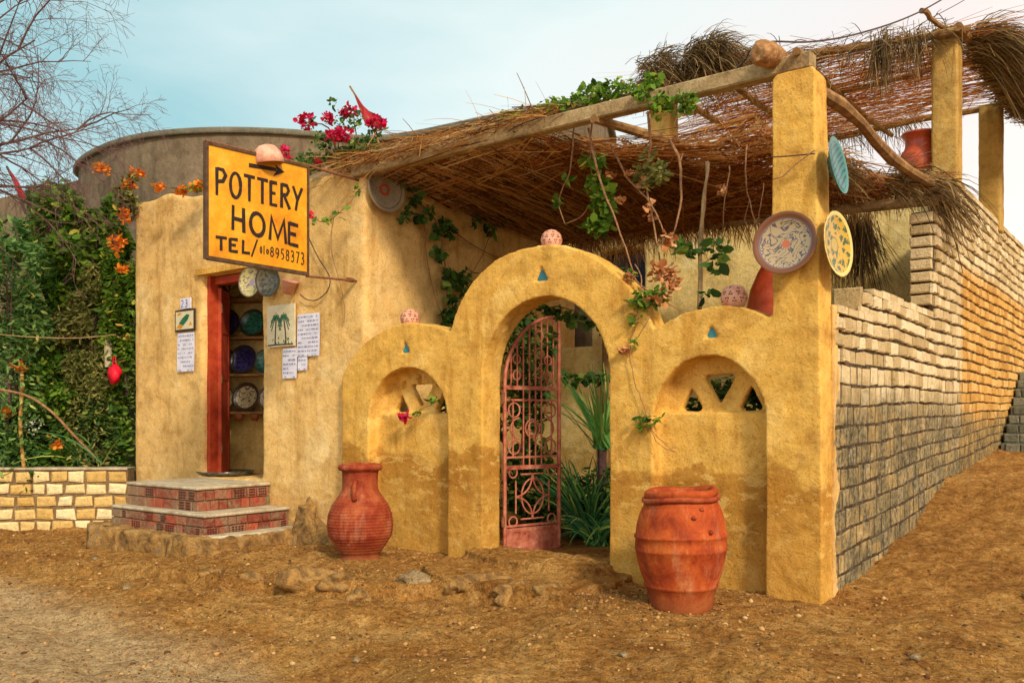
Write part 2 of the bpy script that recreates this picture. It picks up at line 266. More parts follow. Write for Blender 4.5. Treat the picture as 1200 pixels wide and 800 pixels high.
def glaze(name,c1,c2,kind='blotch'):
    m,t,b=newmat(name); o=objco(t)
    sx=N(t,'ShaderNodeSeparateXYZ'); t.links.new(o,sx.inputs[0])
    ln=N(t,'ShaderNodeVectorMath',operation='LENGTH'); t.links.new(o,ln.inputs[0]); r=ln.outputs['Value']
    n=noise(t,o,14,4,0.6,1.5)
    if kind=='blotch': c=ramp(t,[(0.42,c1),(0.55,c2)],n.outputs[0]).outputs[0]
    elif kind=='vine':      # leafy curls scattered over the ground colour
        v=N(t,'ShaderNodeTexVoronoi'); v.inputs['Scale'].default_value=17; t.links.new(o,v.inputs['Vector'])
        n2=noise(t,o,30,2,0.5,2.0)
        c=ramp(t,[(0.50,c1),(0.52,c2)],math_(t,'ADD',math_(t,'MULTIPLY',n2.outputs[0],0.6),math_(t,'MULTIPLY',v.outputs['Distance'],0.5))).outputs[0]
    elif kind=='lines':
        n2=noise(t,o,9,2,0.4,2.5)
        c=ramp(t,[(0.0,c1),(0.44,c1),(0.46,c2),(0.50,c2),(0.52,c1)],n2.outputs[0]).outputs[0]
    elif kind=='bands':
        wv=N(t,'ShaderNodeTexWave'); wv.inputs['Scale'].default_value=7.5; wv.inputs['Distortion'].default_value=3.5
        mm=N(t,'ShaderNodeMapping'); mm.inputs['Rotation'].default_value=(0,0,0.9); t.links.new(o,mm.inputs[0]); t.links.new(mm.outputs[0],wv.inputs[0])
        c=ramp(t,[(0.60,c1),(0.72,c2)],wv.outputs[0]).outputs[0]
    t.links.new(c,b.inputs['Base Color']); b.inputs['Roughness'].default_value=0.22
    b.inputs['Specular IOR Level'].default_value=0.5
    return m,t,b,c,r
def plate_rings(g,rings):
    """rings: list of (r0,r1,color) painted over the ground pattern by distance from the centre"""
    m,t,b,c,r=g
    for r0,r1,colr in rings:
        f=math_(t,'MULTIPLY',math_(t,'GREATER_THAN',r,r0),math_(t,'LESS_THAN',r,r1)); c=mix(t,f,c,colr)
    t.links.new(c,b.inputs['Base Color']); return m
M['g_cream']=plate_rings(glaze('glaze_cream_swirl',(0.38,0.29,0.16),(0.08,0.065,0.09),'lines'),[(0,0.03,(0.45,0.12,0.05)),(0.185,0.197,(0.16,0.12,0.14)),(0.197,0.3,(0.17,0.06,0.02))])
M['g_yellow']=plate_rings(glaze('glaze_yellow_leaf',(0.045,0.085,0.015),(0.52,0.31,0.015),'vine'),[(0,0.05,(0.45,0.30,0.03)),(0.05,0.058,(0.10,0.10,0.03)),(0.213,0.24,(0.62,0.50,0.12))])
M['g_turq']=plate_rings(glaze('glaze_turquoise_band',(0.025,0.17,0.155),(0.02,0.05,0.07),'bands'),[(0.185,0.24,(0.04,0.20,0.18))])
M['g_grey']=plate_rings(glaze('glaze_grey_wheel',(0.30,0.25,0.17),(0.20,0.17,0.13),'lines'),[(0.035,0.07,(0.40,0.07,0.03)),(0.205,0.215,(0.10,0.08,0.06)),(0.215,0.3,(0.28,0.22,0.14))])
M['g_blue']=plate_rings(glaze('glaze_deep_blue',(0.012,0.012,0.07),(0.05,0.04,0.16)),[(0.155,0.3,(0.03,0.03,0.04))])
M['g_green']=plate_rings(glaze('glaze_sea_green',(0.01,0.09,0.07),(0.04,0.22,0.15)),[(0.155,0.3,(0.03,0.04,0.03))])
M['g_pat']=plate_rings(glaze('glaze_white_pattern',(0.50,0.44,0.26),(0.08,0.06,0.03),'lines'),[(0.155,0.3,(0.06,0.035,0.02))])
M['g_dark']=plate_rings(glaze('glaze_charcoal',(0.035,0.03,0.02),(0.12,0.11,0.07)),[(0.17,0.3,(0.05,0.03,0.015))])
M['g_daisy']=plate_rings(glaze('glaze_yellow_flower',(0.50,0.44,0.16),(0.12,0.10,0.20),'lines'),[(0,0.04,(0.30,0.22,0.30)),(0.17,0.3,(0.14,0.09,0.04))])

# ------------------------------------------------------------------ mesh helpers
def tag(o,label=None,cat=None,group=None,kind=None):
    if label: o['label']=label
    if cat: o['category']=cat
    if group: o['group']=group
    if kind: o['kind']=kind
    return o
def empty(name,loc=(0,0,0),rz=0):
    o=bpy.data.objects.new(name,None); col.objects.link(o); o.location=loc; o.rotation_euler=(0,0,rz)
    o.empty_display_size=0.1; return o
def link(name,me,mats,parent=None,smooth=False):
    o=bpy.data.objects.new(name,me); col.objects.link(o)
    if parent: o.parent=parent
    for m in (mats if isinstance(mats,(list,tuple)) else [mats]): me.materials.append(m)
    if smooth: me.polygons.foreach_set('use_smooth',[True]*len(me.polygons))
    return o
def np_mesh(name,V,Fc,rnd=None,midx=None):
    """V (n,3); Fc (m,k) all the same k"""
    me=bpy.data.meshes.new(name); n=len(V); m,k=Fc.shape
    me.vertices.add(n); me.vertices.foreach_set('co',np.ascontiguousarray(V,dtype=np.float32).ravel())
    me.loops.add(m*k); me.loops.foreach_set('vertex_index',np.ascontiguousarray(Fc,dtype=np.int32).ravel())
    me.polygons.add(m); me.polygons.foreach_set('loop_start',np.arange(0,m*k,k,dtype=np.int32))
    me.polygons.foreach_set('loop_total',np.full(m,k,dtype=np.int32))
    if midx is not None: me.polygons.foreach_set('material_index',midx.astype(np.int32))
    if rnd is not None:
        a=me.attributes.new('rnd','FLOAT','POINT'); a.data.foreach_set('value',rnd.astype(np.float32))
    me.update(calc_edges=True); return me
class MB:
    def __init__(s): s.v=[]; s.f=[]; s.m=[]; s.r=[]; s.cur=0; s.rv=0.5
    def add(s,vs,fs):
        b=len(s.v); s.v+= [tuple(v) for v in vs]; s.r+=[s.rv]*len(vs)
        for f in fs: s.f.append([b+i for i in f]); s.m.append(s.cur)
    def box(s,x0,x1,y0,y1,z0,z1,mat=None):
        vs=[(x,y,z) for z in (z0,z1) for (x,y) in ((x0,y0),(x1,y0),(x1,y1),(x0,y1))]
        if mat is not None: vs=[mat@Vector(v) for v in vs]
        s.add(vs,[(0,3,2,1),(4,5,6,7),(0,1,5,4),(1,2,6,5),(2,3,7,6),(3,0,4,7)])
    def tube(s,pts,rad,n=8,cap=True):
        pts=[Vector(p) for p in pts]; k=len(pts)
        if not isinstance(rad,(list,tuple)): rad=[rad]*k
        ref=Vector((0,0,1)); vs=[]; prev=None
        for i,p in enumerate(pts):
            d=(pts[min(i+1,k-1)]-pts[max(i-1,0)]);
            if d.length<1e-9: d=Vector((0,0,1))
            d.normalize()
            if prev is None:
                a=ref.cross(d)
                if a.length<0.1: a=Vector((1,0,0)).cross(d)
            else: a=prev-d*prev.dot(d)
            if a.length<1e-6: a=d.orthogonal()
            a.normalize(); prev=a; b=d.cross(a)
            for j in range(n):
                an=2*math.pi*j/n; vs.append(p+(a*math.cos(an)+b*math.sin(an))*rad[i])
        fs=[]
        for i in range(k-1):
            for j in range(n):
                fs.append((i*n+j,i*n+(j+1)%n,(i+1)*n+(j+1)%n,(i+1)*n+j))
        if cap: fs.append(tuple(range(n))[::-1]); fs.append(tuple((k-1)*n+j for j in range(n)))
        s.add(vs,fs)
    def lathe(s,prof,n=40,mat=None,wob=None,cap=False):
        vs=[];k=len(prof)
        for i,(r,z) in enumerate(prof):
            for j in range(n):
                an=2*math.pi*j/n; rr=r; zz=z
                if wob: rr,zz=wob(r,z,an)
                v=Vector((rr*math.cos(an),rr*math.sin(an),zz))
                vs.append(mat@v if mat is not None else v)
        fs=[(i*n+j,i*n+(j+1)%n,(i+1)*n+(j+1)%n,(i+1)*n+j) for i in range(k-1) for j in range(n)]
        s.add(vs,fs)
    def poly_ext(s,pts,O,U,V,Nn,t):
        """extrude a 2D outline: thickness t along Nn"""
        O=Vector(O);U=Vector(U);V=Vector(V);Nn=Vector(Nn);n=len(pts)
        a=[O+U*p[0]+V*p[1] for p in pts]; b=[p+Nn*t for p in a]
        s.add(a+b,[tuple(range(n))[::-1],tuple(range(n,2*n))]+[(i,(i+1)%n,n+(i+1)%n,n+i) for i in range(n)])
    def build(s,name,mats,parent=None,smooth=False,attr=True):
        me=bpy.data.meshes.new(name); me.from_pydata([tuple(v) for v in s.v],[],s.f)
        me.polygons.foreach_set('material_index',s.m)
        if attr:
            a=me.attributes.new('rnd','FLOAT','POINT'); a.data.foreach_set('value',s.r)
        o=link(name,me,mats,parent,smooth)
        bm=bmesh.new(); bm.from_mesh(me); bmesh.ops.recalc_face_normals(bm,faces=bm.faces); bm.to_mesh(me); bm.free()
        return o
def bake(o):
    dg=bpy.context.evaluated_depsgraph_get(); dg.update()
    me=bpy.data.meshes.new_from_object(o.evaluated_get(dg)); o.modifiers.clear()
    old=o.data; o.data=me; bpy.data.meshes.remove(old)
def adobe(o,cutters,voxel=0.02,smooth=5,disp=0.015,scale=0.5):
    for c in cutters:
        md=o.modifiers.new('b','BOOLEAN'); md.operation='DIFFERENCE'; md.solver='EXACT'; md.object=c
    bake(o)
    for c in cutters: bpy.data.objects.remove(c)
    md=o.modifiers.new('r','REMESH'); md.mode='VOXEL'; md.voxel_size=voxel
    md=o.modifiers.new('s','SMOOTH'); md.factor=0.5; md.iterations=smooth
    for sc,st in ((scale,disp),(0.09,disp*0.35)):
        tx=bpy.data.textures.new('c','CLOUDS'); tx.noise_scale=sc; tx.noise_depth=3
        md=o.modifiers.new('d','DISPLACE'); md.texture=tx; md.strength=st; md.texture_coords='GLOBAL'; md.mid_level=0.5
    bake(o)
    o.data.polygons.foreach_set('use_smooth',[True]*len(o.data.polygons))
def cutter(pts,y0,y1):
    m=MB(); m.poly_ext(pts,(0,y0,0),(1,0,0),(0,0,1),(0,1,0),y1-y0); return m.build('cut',[],None,attr=False)
def arch(x0,x1,zs,zb=-0.6,ztop=None,n=28):
    c=(x0+x1)/2; r=(x1-x0)/2; h=(ztop-zs) if ztop else r
    return [(x0,zb),(x1,zb)]+[(c+r*math.cos(math.pi*i/n),zs+h*math.sin(math.pi*i/n)) for i in range(n+1)]
# value noise
_perm=rng.random((256,256))
def vnoise(x,y):
    xi=np.floor(x).astype(int); yi=np.floor(y).astype(int); fx=x-xi; fy=y-yi
    fx=fx*fx*(3-2*fx); fy=fy*fy*(3-2*fy)
    g=lambda a,b:_perm[a%256,b%256]
    return (g(xi,yi)*(1-fx)+g(xi+1,yi)*fx)*(1-fy)+(g(xi,yi+1)*(1-fx)+g(xi+1,yi+1)*fx)*fy
def fbm(x,y,o=5):
    s=0;a=0.5
    for i in range(o): s=s+a*vnoise(x*2**i+17.3*i,y*2**i+5.1*i); a*=0.5
    return s
def sstep(a,b,x):
    t=np.clip((x-a)/(b-a),0,1); return t*t*(3-2*t)
def ground_h(x,y,detail=True):
    x=np.asarray(x,float); y=np.asarray(y,float)
    base=-0.15*sstep(-4.5,-7.5,-(-x))if False else -0.15*(1-sstep(-8.0,-4.5,x))
    # ledge in front of the gate
    ly=np.interp(x,[-12,-7,-4.5,-3.4,-2.75,-2.1,-1.6,-0.6,2,6],[-2.3,-2.2,-1.9,-1.55,-1.05,-0.98,-0.9,-1.1,-1.3,-1.4])
    ly=ly+0.16*(fbm(x*1.4,y*0+3.3,4)-0.5)*2
    dep=np.interp(x,[-12,-7,-4.6,-3,-1.6,-1.2,0],[0.04,0.07,0.11,0.13,0.10,0.03,0.01])
    h=base-dep*sstep(0.0,0.09,ly-y)-0.10*sstep(0.2,1.6,ly-y)*(x<9)
    wr=sstep(-0.32,-0.06,x)
    sl=np.interp(y,[-1.5,0,0.6,2.66,4.07,6.93,10,30],[0,0,0.03,0.315,0.68,0.89,1.0,1.3])
    h=h+wr*sl
    n=(fbm(x*0.9,y*1.3,3)-0.47)*0.10*sstep(-0.1,1.0,np.maximum(-y,x))
    h=h+n
    # wheel ruts / trampled ridges running along the lane
    rd=sstep(0.9,1.8,ly-y)
    h=h+rd*0.055*np.sin(y*5.2+1.7*fbm(x*0.5,y*0.3,3)*4+0.35*x)
    h=h+rd*0.15*(fbm(x*0.55+0.25*y+3,y*3.0+0.9*x,4)-0.47)
    if detail:
        rough=0.35+0.65*(1-0.7*rd)
        h=h+rough*(0.11*(fbm(x*2.8+9,y*4.4,5)-0.47)+0.055*(fbm(x*11,y*15,3)-0.44))
    return h
def gh(x,y): return float(ground_h(np.array([x]),np.array([y]))[0])
def strips(P0,D,L,W,droop,seg=3,curl=0.05,taper=0.5,rndv=None):
    n=len(P0); D=D/np.linalg.norm(D,axis=1,keepdims=True)
    side=np.cross(D,rng.normal(size=(n,3))); side/=np.linalg.norm(side,axis=1,keepdims=True)+1e-9
    bend=np.cross(D,side)*rng.normal(size=(n,1))*curl
    V=np.zeros((n,seg+1,2,3)); ts=np.linspace(0,1,seg+1)
    for i,t in enumerate(ts):
        c=P0+D*(L[:,None]*t)+bend*(L[:,None]*t*t)
        c[:,2]-=droop*L*t*t
        ww=(W*(1-taper*t**1.5))[:,None]*0.5
        V[:,i,0]=c-side*ww; V[:,i,1]=c+side*ww
    V=V.reshape(-1,3); b=(np.arange(n)*(seg+1)*2)[:,None,None]; i=np.arange(seg)[None,:,None]
    Fq=(b+i*2+np.array([0,1,3,2])[None,None,:]).reshape(-1,4)
    r=rng.random(n) if rndv is None else rndv
    return V,Fq,np.repeat(r,(seg+1)*2)
def join(parts):
    V=[];Fs=[];Rr=[];b=0
    for v,f,r in parts: V.append(v);Fs.append(f+b);Rr.append(r);b+=len(v)
    return np.vstack(V),np.vstack(Fs),np.concatenate(Rr)
def leafset(P,size,aspect=0.5,down=0.2,rv=None,fold=0.25,outdir=None):
    """P (n,3) leaf base points; each leaf is a folded six-point blade"""
    n=len(P); d=rng.normal(size=(n,3)); d[:,2]=d[:,2]*0.6-down
    if outdir is not None: d=d*0.8+outdir*1.2
    d/=np.linalg.norm(d,axis=1,keepdims=True)
    s=np.cross(d,rng.normal(size=(n,3))*0.6+np.array([0,0,1.0])); s/=np.linalg.norm(s,axis=1,keepdims=True)+1e-9
    nn=np.cross(d,s); sz=(size*(0.45+1.2*rng.random(n)**1.6))[:,None]; a=aspect*0.5
    V=np.stack([P, P+d*sz*0.35+s*sz*a+nn*sz*a*fold, P+d*sz*0.75+s*sz*a*0.75+nn*sz*a*fold, P+d*sz,
                P+d*sz*0.75-s*sz*a*0.75+nn*sz*a*fold, P+d*sz*0.35-s*sz*a+nn*sz*a*fold, ],axis=1).reshape(-1,3)
    b=(np.arange(n)*6)[:,None,None]; Fq=(b+np.array([[0,1,2,3],[0,3,4,5]])[None]).reshape(-1,4)
    r=rng.random(n) if rv is None else rv
    return V,Fq,np.repeat(np.clip(r,0,1),6)
def blob(c,r,n,shell=0.35):
    v=rng.normal(size=(n,3)); v/=np.linalg.norm(v,axis=1,keepdims=True)
    q=(rng.random(n)**(1/3.0))*(1-shell)+shell*rng.random(n)**0.3
    return np.array(c)+v*q[:,None]*np.array(r)
def foliage(name,mat,parent,P,size,**k):
    V,Fq,r=leafset(P,size,**k); return link(name,np_mesh(name,V,Fq,r),mat,parent)
def brick_rows(mb,O,U,Nv,rows,length,zmap=None,keep=None,blen=(0.22,0.30),gap=0.018,depth=0.02,jit=0.006,matf=None,inset=0.012,holes=None,start=None):
    O=Vector(O);U=Vector(U);Nv=Vector(Nv)
    for ri,(z0,z1) in enumerate(rows):
        u=-random.random()*blen[0] if start is None else start
        while u<length:
            L=random.uniform(*blen); a=max(u,0)+gap/2; b=min(u+L,length)-gap/2; u+=L
            if b-a<0.05: continue
            zc=(z0+z1)/2
            if keep and not keep((a+b)/2,zc): continue
            mb.rv=random.random()
            if matf:
                res=matf((a+b)/2,zc)
                if res is None: continue
                mb.cur,dd=res
            else: dd=depth
            J=lambda:random.uniform(-jit,jit)
            g=gap/2; zz=[z0+g,z1-g]
            cs=[(a+J(),zz[0]+J()),(b+J(),zz[0]+J()),(b+J(),zz[1]+J()),(a+J(),zz[1]+J())]
            zf=(lambda uu,z:z) if zmap is None else zmap
            dl=dd*random.uniform(0.75,1.15); i=inset
            ins=[(cs[0][0]+i,cs[0][1]+i),(cs[1][0]-i,cs[1][1]+i),(cs[2][0]-i,cs[2][1]-i),(cs[3][0]+i,cs[3][1]-i)]
            vs=[]
            for (pp,dd2) in ((cs,-0.01),(cs,dl*0.6),(ins,dl)):
                for (uu,z) in pp: vs.append(O+U*uu+Vector((0,0,zf(uu,z)))+Nv*(dd2+random.uniform(0,0.002)))
            fs=[(8,9,10,11)]
            for k in (0,4):
                for j in range(4): fs.append((k+j,k+(j+1)%4,k+4+(j+1)%4,k+4+j))
            mb.add(vs,fs)
            if holes is not None and (b-a)>0.1 and random.random()<holes[1]:
                old=mb.cur; mb.cur=holes[0]; nx=4; nzr=3  # dark quads just proud of the brick, painted shade instead of cut holes
                for ix in range(nx):
                    for iz in range(nzr):
                        cu=a+0.02+(b-a-0.04)*(ix+0.5)/nx; cz=z0+0.012+(z1-z0-0.024)*(iz+0.5)/nzr
                        hw=(b-a)/nx*0.28; hh=(z1-z0)/nzr*0.26
                        q=[O+U*(cu+du)+Vector((0,0,cz+dz))+Nv*(dl+0.0025) for du,dz in ((-hw,-hh),(hw,-hh),(hw,hh),(-hw,hh))]
                        mb.add(q,[(0,1,2,3)])
                mb.cur=old
def crumpled(mb,c,r,n=2,amp=0.28,flat=1.0):
    bm=bmesh.new(); bmesh.ops.create_icosphere(bm,subdivisions=n,radius=1.0)
    off=[random.uniform(0,50) for _ in range(3)]
    from mathutils import noise as mn
    vs=[];idx={}
    for v in bm.verts:
        p=v.co*1.0; k=1+amp*2*mn.noise(Vector((p.x*1.3+off[0],p.y*1.3+off[1],p.z*1.3+off[2])))+amp*0.8*mn.noise(p*3.1+Vector(off))
        idx[v]=len(vs); vs.append(Vector((c[0]+p.x*k*r[0],c[1]+p.y*k*r[1],c[2]+p.z*k*r[2])))
    mb.add(vs,[tuple(idx[v] for v in f.verts) for f in bm.faces]); bm.free()

# ================================================================== STRUCTURE: ground
xs=np.concatenate([np.linspace(-70,-13.5,24)[:-1],np.arange(-13.5,4.2,0.036),np.linspace(4.4,70,26)])
ys=np.concatenate([np.linspace(-30,-6.4,16)[:-1],np.arange(-6.4,0.9,0.036),np.arange(0.9,10,0.09),np.linspace(10.2,90,24)])
X,Y=np.meshgrid(xs,ys); H=ground_h(X,Y)
H=np.where((X<-0.16)&(Y>0.35),0.03+0.03*(fbm(X*3,Y*3,4)-0.4),H)
nx,ny=len(xs),len(ys); I=np.arange(nx*ny).reshape(ny,nx)
Fq=np.stack([I[:-1,:-1],I[:-1,1:],I[1:,1:],I[1:,:-1]],-1).reshape(-1,4)
me=np_mesh('ground',np.stack([X,Y,H],-1).reshape(-1,3),Fq)
def mat_ground():
    m,t,b=newmat('sandy_earth'); o=objco(t)
    n1=noise(t,o,1.1,7,0.65,0.6); n2=noise(t,o,9,7,0.72,0.4); n3=noise(t,o,75,5,0.75); n4=noise(t,o,28,6,0.7,0.5)
    c=ramp(t,[(0.28,(0.15,0.058,0.014)),(0.42,(0.33,0.145,0.036)),(0.54,(0.47,0.235,0.060)),(0.68,(0.64,0.385,0.13))],n1.outputs[0]).outputs[0]
    c2=ramp(t,[(0.34,(0.11,0.042,0.012)),(0.5,(0.38,0.185,0.047)),(0.66,(0.64,0.40,0.145))],n2.outputs[0]).outputs[0]
    c=mix(t,0.5,c,c2)
    # the driven lane is a paler, greyer packed dust
    sx=N(t,'ShaderNodeSeparateXYZ'); t.links.new(o,sx.inputs[0])
    lane=math_(t,'SUBTRACT',-2.45,math_(t,'ADD',sx.outputs[1],math_(t,'MULTIPLY',noise(t,o,0.8,4).outputs[0],1.1)))
    lane=math_(t,'SUBTRACT',lane,math_(t,'MULTIPLY',math_(t,'MAXIMUM',math_(t,'ADD',sx.outputs[0],3.2),0.0),0.55))
    lf=ramp(t,[(0.0,(0,0,0)),(0.45,(1,1,1))],math_(t,'ADD',lane,0.45)).outputs[0]
    c=mix(t,math_(t,'MULTIPLY',lf,0.62),c,ramp(t,[(0.3,(0.42,0.28,0.13)),(0.6,(0.68,0.52,0.30))],n2.outputs[0]).outputs[0])
    g=ramp(t,[(0.32,(0.28,0.23,0.18)),(0.45,(0.9,0.9,0.9)),(0.56,(1.05,1.05,1.05)),(0.68,(1.7,1.6,1.45))],n3.outputs[0]).outputs[0]
    c=mix(t,0.8,c,g,'MULTIPLY')
    g=ramp(t,[(0.34,(0.38,0.32,0.26)),(0.48,(1,1,1)),(0.66,(1.45,1.38,1.25))],n4.outputs[0]).outputs[0]
    c=mix(t,0.8,c,g,'MULTIPLY')
    t.links.new(c,b.inputs['Base Color']); b.inputs['Roughness'].default_value=0.97; b.inputs['Specular IOR Level'].default_value=0.05
    p=bump(t,b,n2.outputs[0],0.9,0.07); p=bump(t,b,n4.outputs[0],1.0,0.03,p); bump(t,b,n3.outputs[0],0.6,0.01,p); return m
M['ground']=mat_ground()
o=link('ground',me,M['ground'],None,True); tag(o,kind='structure')

# loose gravel and straw bits on the earth
P=[];n=30000
px=np.concatenate([rng.uniform(-11,3.4,n),rng.normal(-1.6,0.55,1500)]); py=np.concatenate([-6+6.6*rng.random(n)**0.8,rng.normal(-0.9,0.35,1500)])
k=(fbm(px*1.2+4,py*1.6,3)+rng.random(len(px))*0.35)>0.55
k&=~((px>-8.1)&(px<-5.75)&(py>-1.5)); k&=~((px<-0.12)&(py>0.1)&((px<-3.1)|(px>-1.9)))
px=px[k];py=py[k]; pz=ground_h(px,py); pz=np.where((px<-0.16)&(py>0.35),0.04,pz)
ico=bmesh.new(); bmesh.ops.create_icosphere(ico,subdivisions=1,radius=1); iv=np.array([v.co[:] for v in ico.verts]); ifc=np.array([[v.index for v in f.verts] for f in ico.faces]); ico.free()
n=len(px); sz=0.0028+0.016*rng.random(n)**9+0.0045*rng.random(n)**2
V=iv[None]*(sz[:,None,None]*np.array([1,1,0.7])*(0.7+0.6*rng.random((n,12,1))))*(0.7+0.6*rng.random((n,1,3)))+np.stack([px,py,pz+0.002],-1)[:,None,:]
Fq=(np.arange(n)*12)[:,None,None]+ifc[None]
M['gravel']=mat_leaf('gravel_chips',[(0.0,(0.07,0.03,0.012)),(0.4,(0.22,0.10,0.03)),(0.9,(0.46,0.25,0.08)),(1.0,(0.54,0.36,0.16))],0.0,0.9)
o=link('gravel',np_mesh('gravel',V.reshape(-1,3),Fq.reshape(-1,3),np.repeat(rng.random(n),12)),M['gravel']); tag(o,kind='stuff')
n=8000; px=rng.uniform(-10,3.2,n);py=-5.6+6.0*rng.random(n); k=~((px>-8.1)&(px<-5.75)&(py>-1.5))&(py<0.0)|((px>0.1)&(px<3)); px=px[k];py=py[k]; n=len(px)
V,Fq,r=strips(np.stack([px,py,ground_h(px,py)+0.006],-1),np.stack([rng.normal(size=n),rng.normal(size=n),rng.normal(size=n)*0.1],-1),0.02+0.09*rng.random(n)**2,0.003+0.003*rng.random(n),0.05,2,0.2)
o=link('straw_litter',np_mesh('straw_litter',V,Fq,r),M['frond']); tag(o,kind='stuff')

# ================================================================== SHOP BUILDING
shop=empty('shop_building',(-7.2,0.1,0)); tag(shop,'pale ochre plastered shop block with an open doorway above brick steps','building')
LZ=Matrix.Translation((7.2,-0.1,0))
def kid(o,par):      # keep world coordinates while parented
    o.parent=par; o.matrix_parent_inverse=par.matrix_world.inverted() if par.type!='EMPTY' else Matrix.Translation(-Vector(par.location)) if par.rotation_euler.z==0 else (Matrix.Translation(par.location)@Matrix.Rotation(par.rotation_euler.z,4,'Z')).inverted()
    return o
m=MB(); m.poly_ext([(-9.5,-0.6),(-4.9,-0.6),(-4.9,4.03),(-5.6,4.06),(-6.6,4.10),(-8.2,4.22),(-8.7,4.34),(-9.1,4.30),(-9.5,4.33)],(0,0.1,0),(1,0,0),(0,0,1),(0,1,0),4.1)
sw=m.build('wall',[M['plaster_shop']],None,attr=False)
c1=MB(); c1.box(-9.2,-5.2,0.36,3.9,0.62,3.75); c1=c1.build('cut',[],attr=False)
c2=MB(); c2.poly_ext([(-7.88,0.62),(-6.67,0.62),(-6.67,3.16),(-7.88,3.17)],(0,-0.2,0),(1,0,0),(0,0,1),(0,1,0),0.9); c2=c2.build('cut',[],attr=False)
c3=MB(); c3.box(-8.3,-6.6,1.3,3.6,3.5,5); c3=c3.build('cut',[],attr=False)  # roof opening out of view, added to let daylight into the shop
c4=MB(); c4.box(-9.25,-5.15,0.4,3.95,3.88,5); c4=c4.build('cut',[],attr=False)
adobe(sw,[c1,c2,c3,c4],0.032,5,0.035,0.7); kid(sw,shop)
m=MB(); m.box(-7.90,-7.815,0.17,0.29,0.63,3.15); m.box(-6.735,-6.645,0.26,0.38,0.63,3.12); m.box(-7.815,-6.735,0.24,0.36,3.06,3.15)
kid(m.build('door_frame',[M['red_paint']]),shop)
m=MB(); m.box(-7.96,-6.56,0.055,0.20,3.165,3.24); o=m.build('lintel',[M['plaster']]); kid(o,shop)
# the door leaf stands folded back into the room
dm=Matrix.Translation((-7.80,0.30,0))@Matrix.Rotation(R(133),4,'Z')
m=MB()
for a,b_ in ((0,0.07),(0.43,0.50)): m.box(a,b_,-0.02,0.02,0.64,3.02,dm)
for z in (0.64,1.25,1.85,2.45,2.94): m.box(0.07,0.43,-0.018,0.018,z,z+0.08,dm)
for k in range(4): m.box(0.072+k*0.09,0.072+k*0.09+0.084,-0.010,0.010,0.72,2.94,dm)
door=kid(m.build('door',[M['red_paint']]),shop)
for z in (0.9,1.8,2.7):
    m=MB(); m.box(-0.015,0.05,-0.034,-0.022,z,z+0.12,dm); h=m.build('hinge',[M['rust']]); h.parent=door   # the door itself sits at the offset

def plate(name,mat,loc,nrm,r,label,group=None,tilt=0,depth=0.05,rimm=None):
    o_=empty(name,loc); Nn=Vector(nrm).normalized(); q=Nn.to_track_quat('Z','Y'); o_.rotation_mode='QUATERNION'; o_.rotation_quaternion=q
    m=MB(); pr=[(0.001,0.0),(r*0.35,0.002),(r*0.55,depth*0.15),(r*0.75,depth*0.45),(r*0.9,depth*0.85),(r*0.985,depth*1.0),(r,depth*0.96),(r*0.99,depth*0.85),(r*0.9,depth*0.68),(r*0.72,depth*0.2),(r*0.4,-0.02),(r*0.38,-0.028),(0.001,-0.025)]
    m.lathe(pr,48); b=m.build('bowl',[mat],o_,True)
    tag(o_,label,'plate',group); return o_
# shelf unit inside the shop with glazed plates
sc=Vector((-8.146,0.917,0.641)); 
shelf=empty('display_shelf',(sc.x,sc.y,0.62),R(24)); tag(shelf,'wooden wall shelf unit seen through the shop doorway, full of glazed plates','shelf')
m=MB(); m.box(-0.75,0.75,0.12,0.14,0.0,2.9); m.build('back_panel',[M['plaster_court']],shelf)
for z in (0.82,1.33,1.83,2.34):
    m=MB(); m.box(-0.75,0.75,-0.12,0.12,z-0.03,z); m.build('shelf_board',[M['wood_dark']],shelf)
def on_shelf(u,v,z): 
    c,s=math.cos(R(24)),math.sin(R(24)); return (sc.x+u*c-v*s,sc.y+u*s+v*c,0.62+z)
fn=Vector((math.sin(R(24)),-math.cos(R(24)),0.22))
for (u,z,r_,mt,lb) in ((-0.22,1.83,0.19,'g_blue','deep blue plate at the left of the upper plate shelf'),(0.16,1.83,0.19,'g_green','sea green plate at the right of the upper plate shelf'),
    (-0.30,1.33,0.19,'g_green','dark green plate half hidden by the red door on the middle shelf'),(0.02,1.33,0.20,'g_blue','violet blue plate in the middle of the middle shelf'),(0.36,1.33,0.17,'g_green','green plate cut off by the right doorpost on the middle shelf'),
    (-0.28,0.82,0.17,'g_pat','cream patterned plate next to the door leaf on the bottom shelf'),(0.06,0.82,0.20,'g_pat','large cream plate with dark curling lines on the bottom shelf'),(0.42,0.82,0.18,'g_pat','cream plate at the right end of the bottom shelf'),
    (-0.08,2.34,0.20,'g_daisy','yellow flowered plate standing on the top shelf')):
    plate('glazed_plate',M[mt],on_shelf(u,-0.02,z+r_*0.97),fn,r_,lb,'glazed plates on the shop shelves')
o_=empty('clay_jug',on_shelf(-0.27,-0.02,2.34)); m=MB(); m.lathe([(0.001,0),(0.05,0),(0.085,0.05),(0.09,0.11),(0.05,0.16),(0.035,0.20),(0.05,0.225),(0.04,0.225)],24); m.build('jug_body',[M['g_dark']],o_,True)
m=MB(); m.tube([(0.045,0,0.21),(0.10,0,0.19),(0.10,0,0.13),(0.085,0,0.10)],0.009,6); m.build('handle',[M['g_dark']],o_,True); tag(o_,'small dark jug on the top shelf beside the yellow flowered plate','jug')
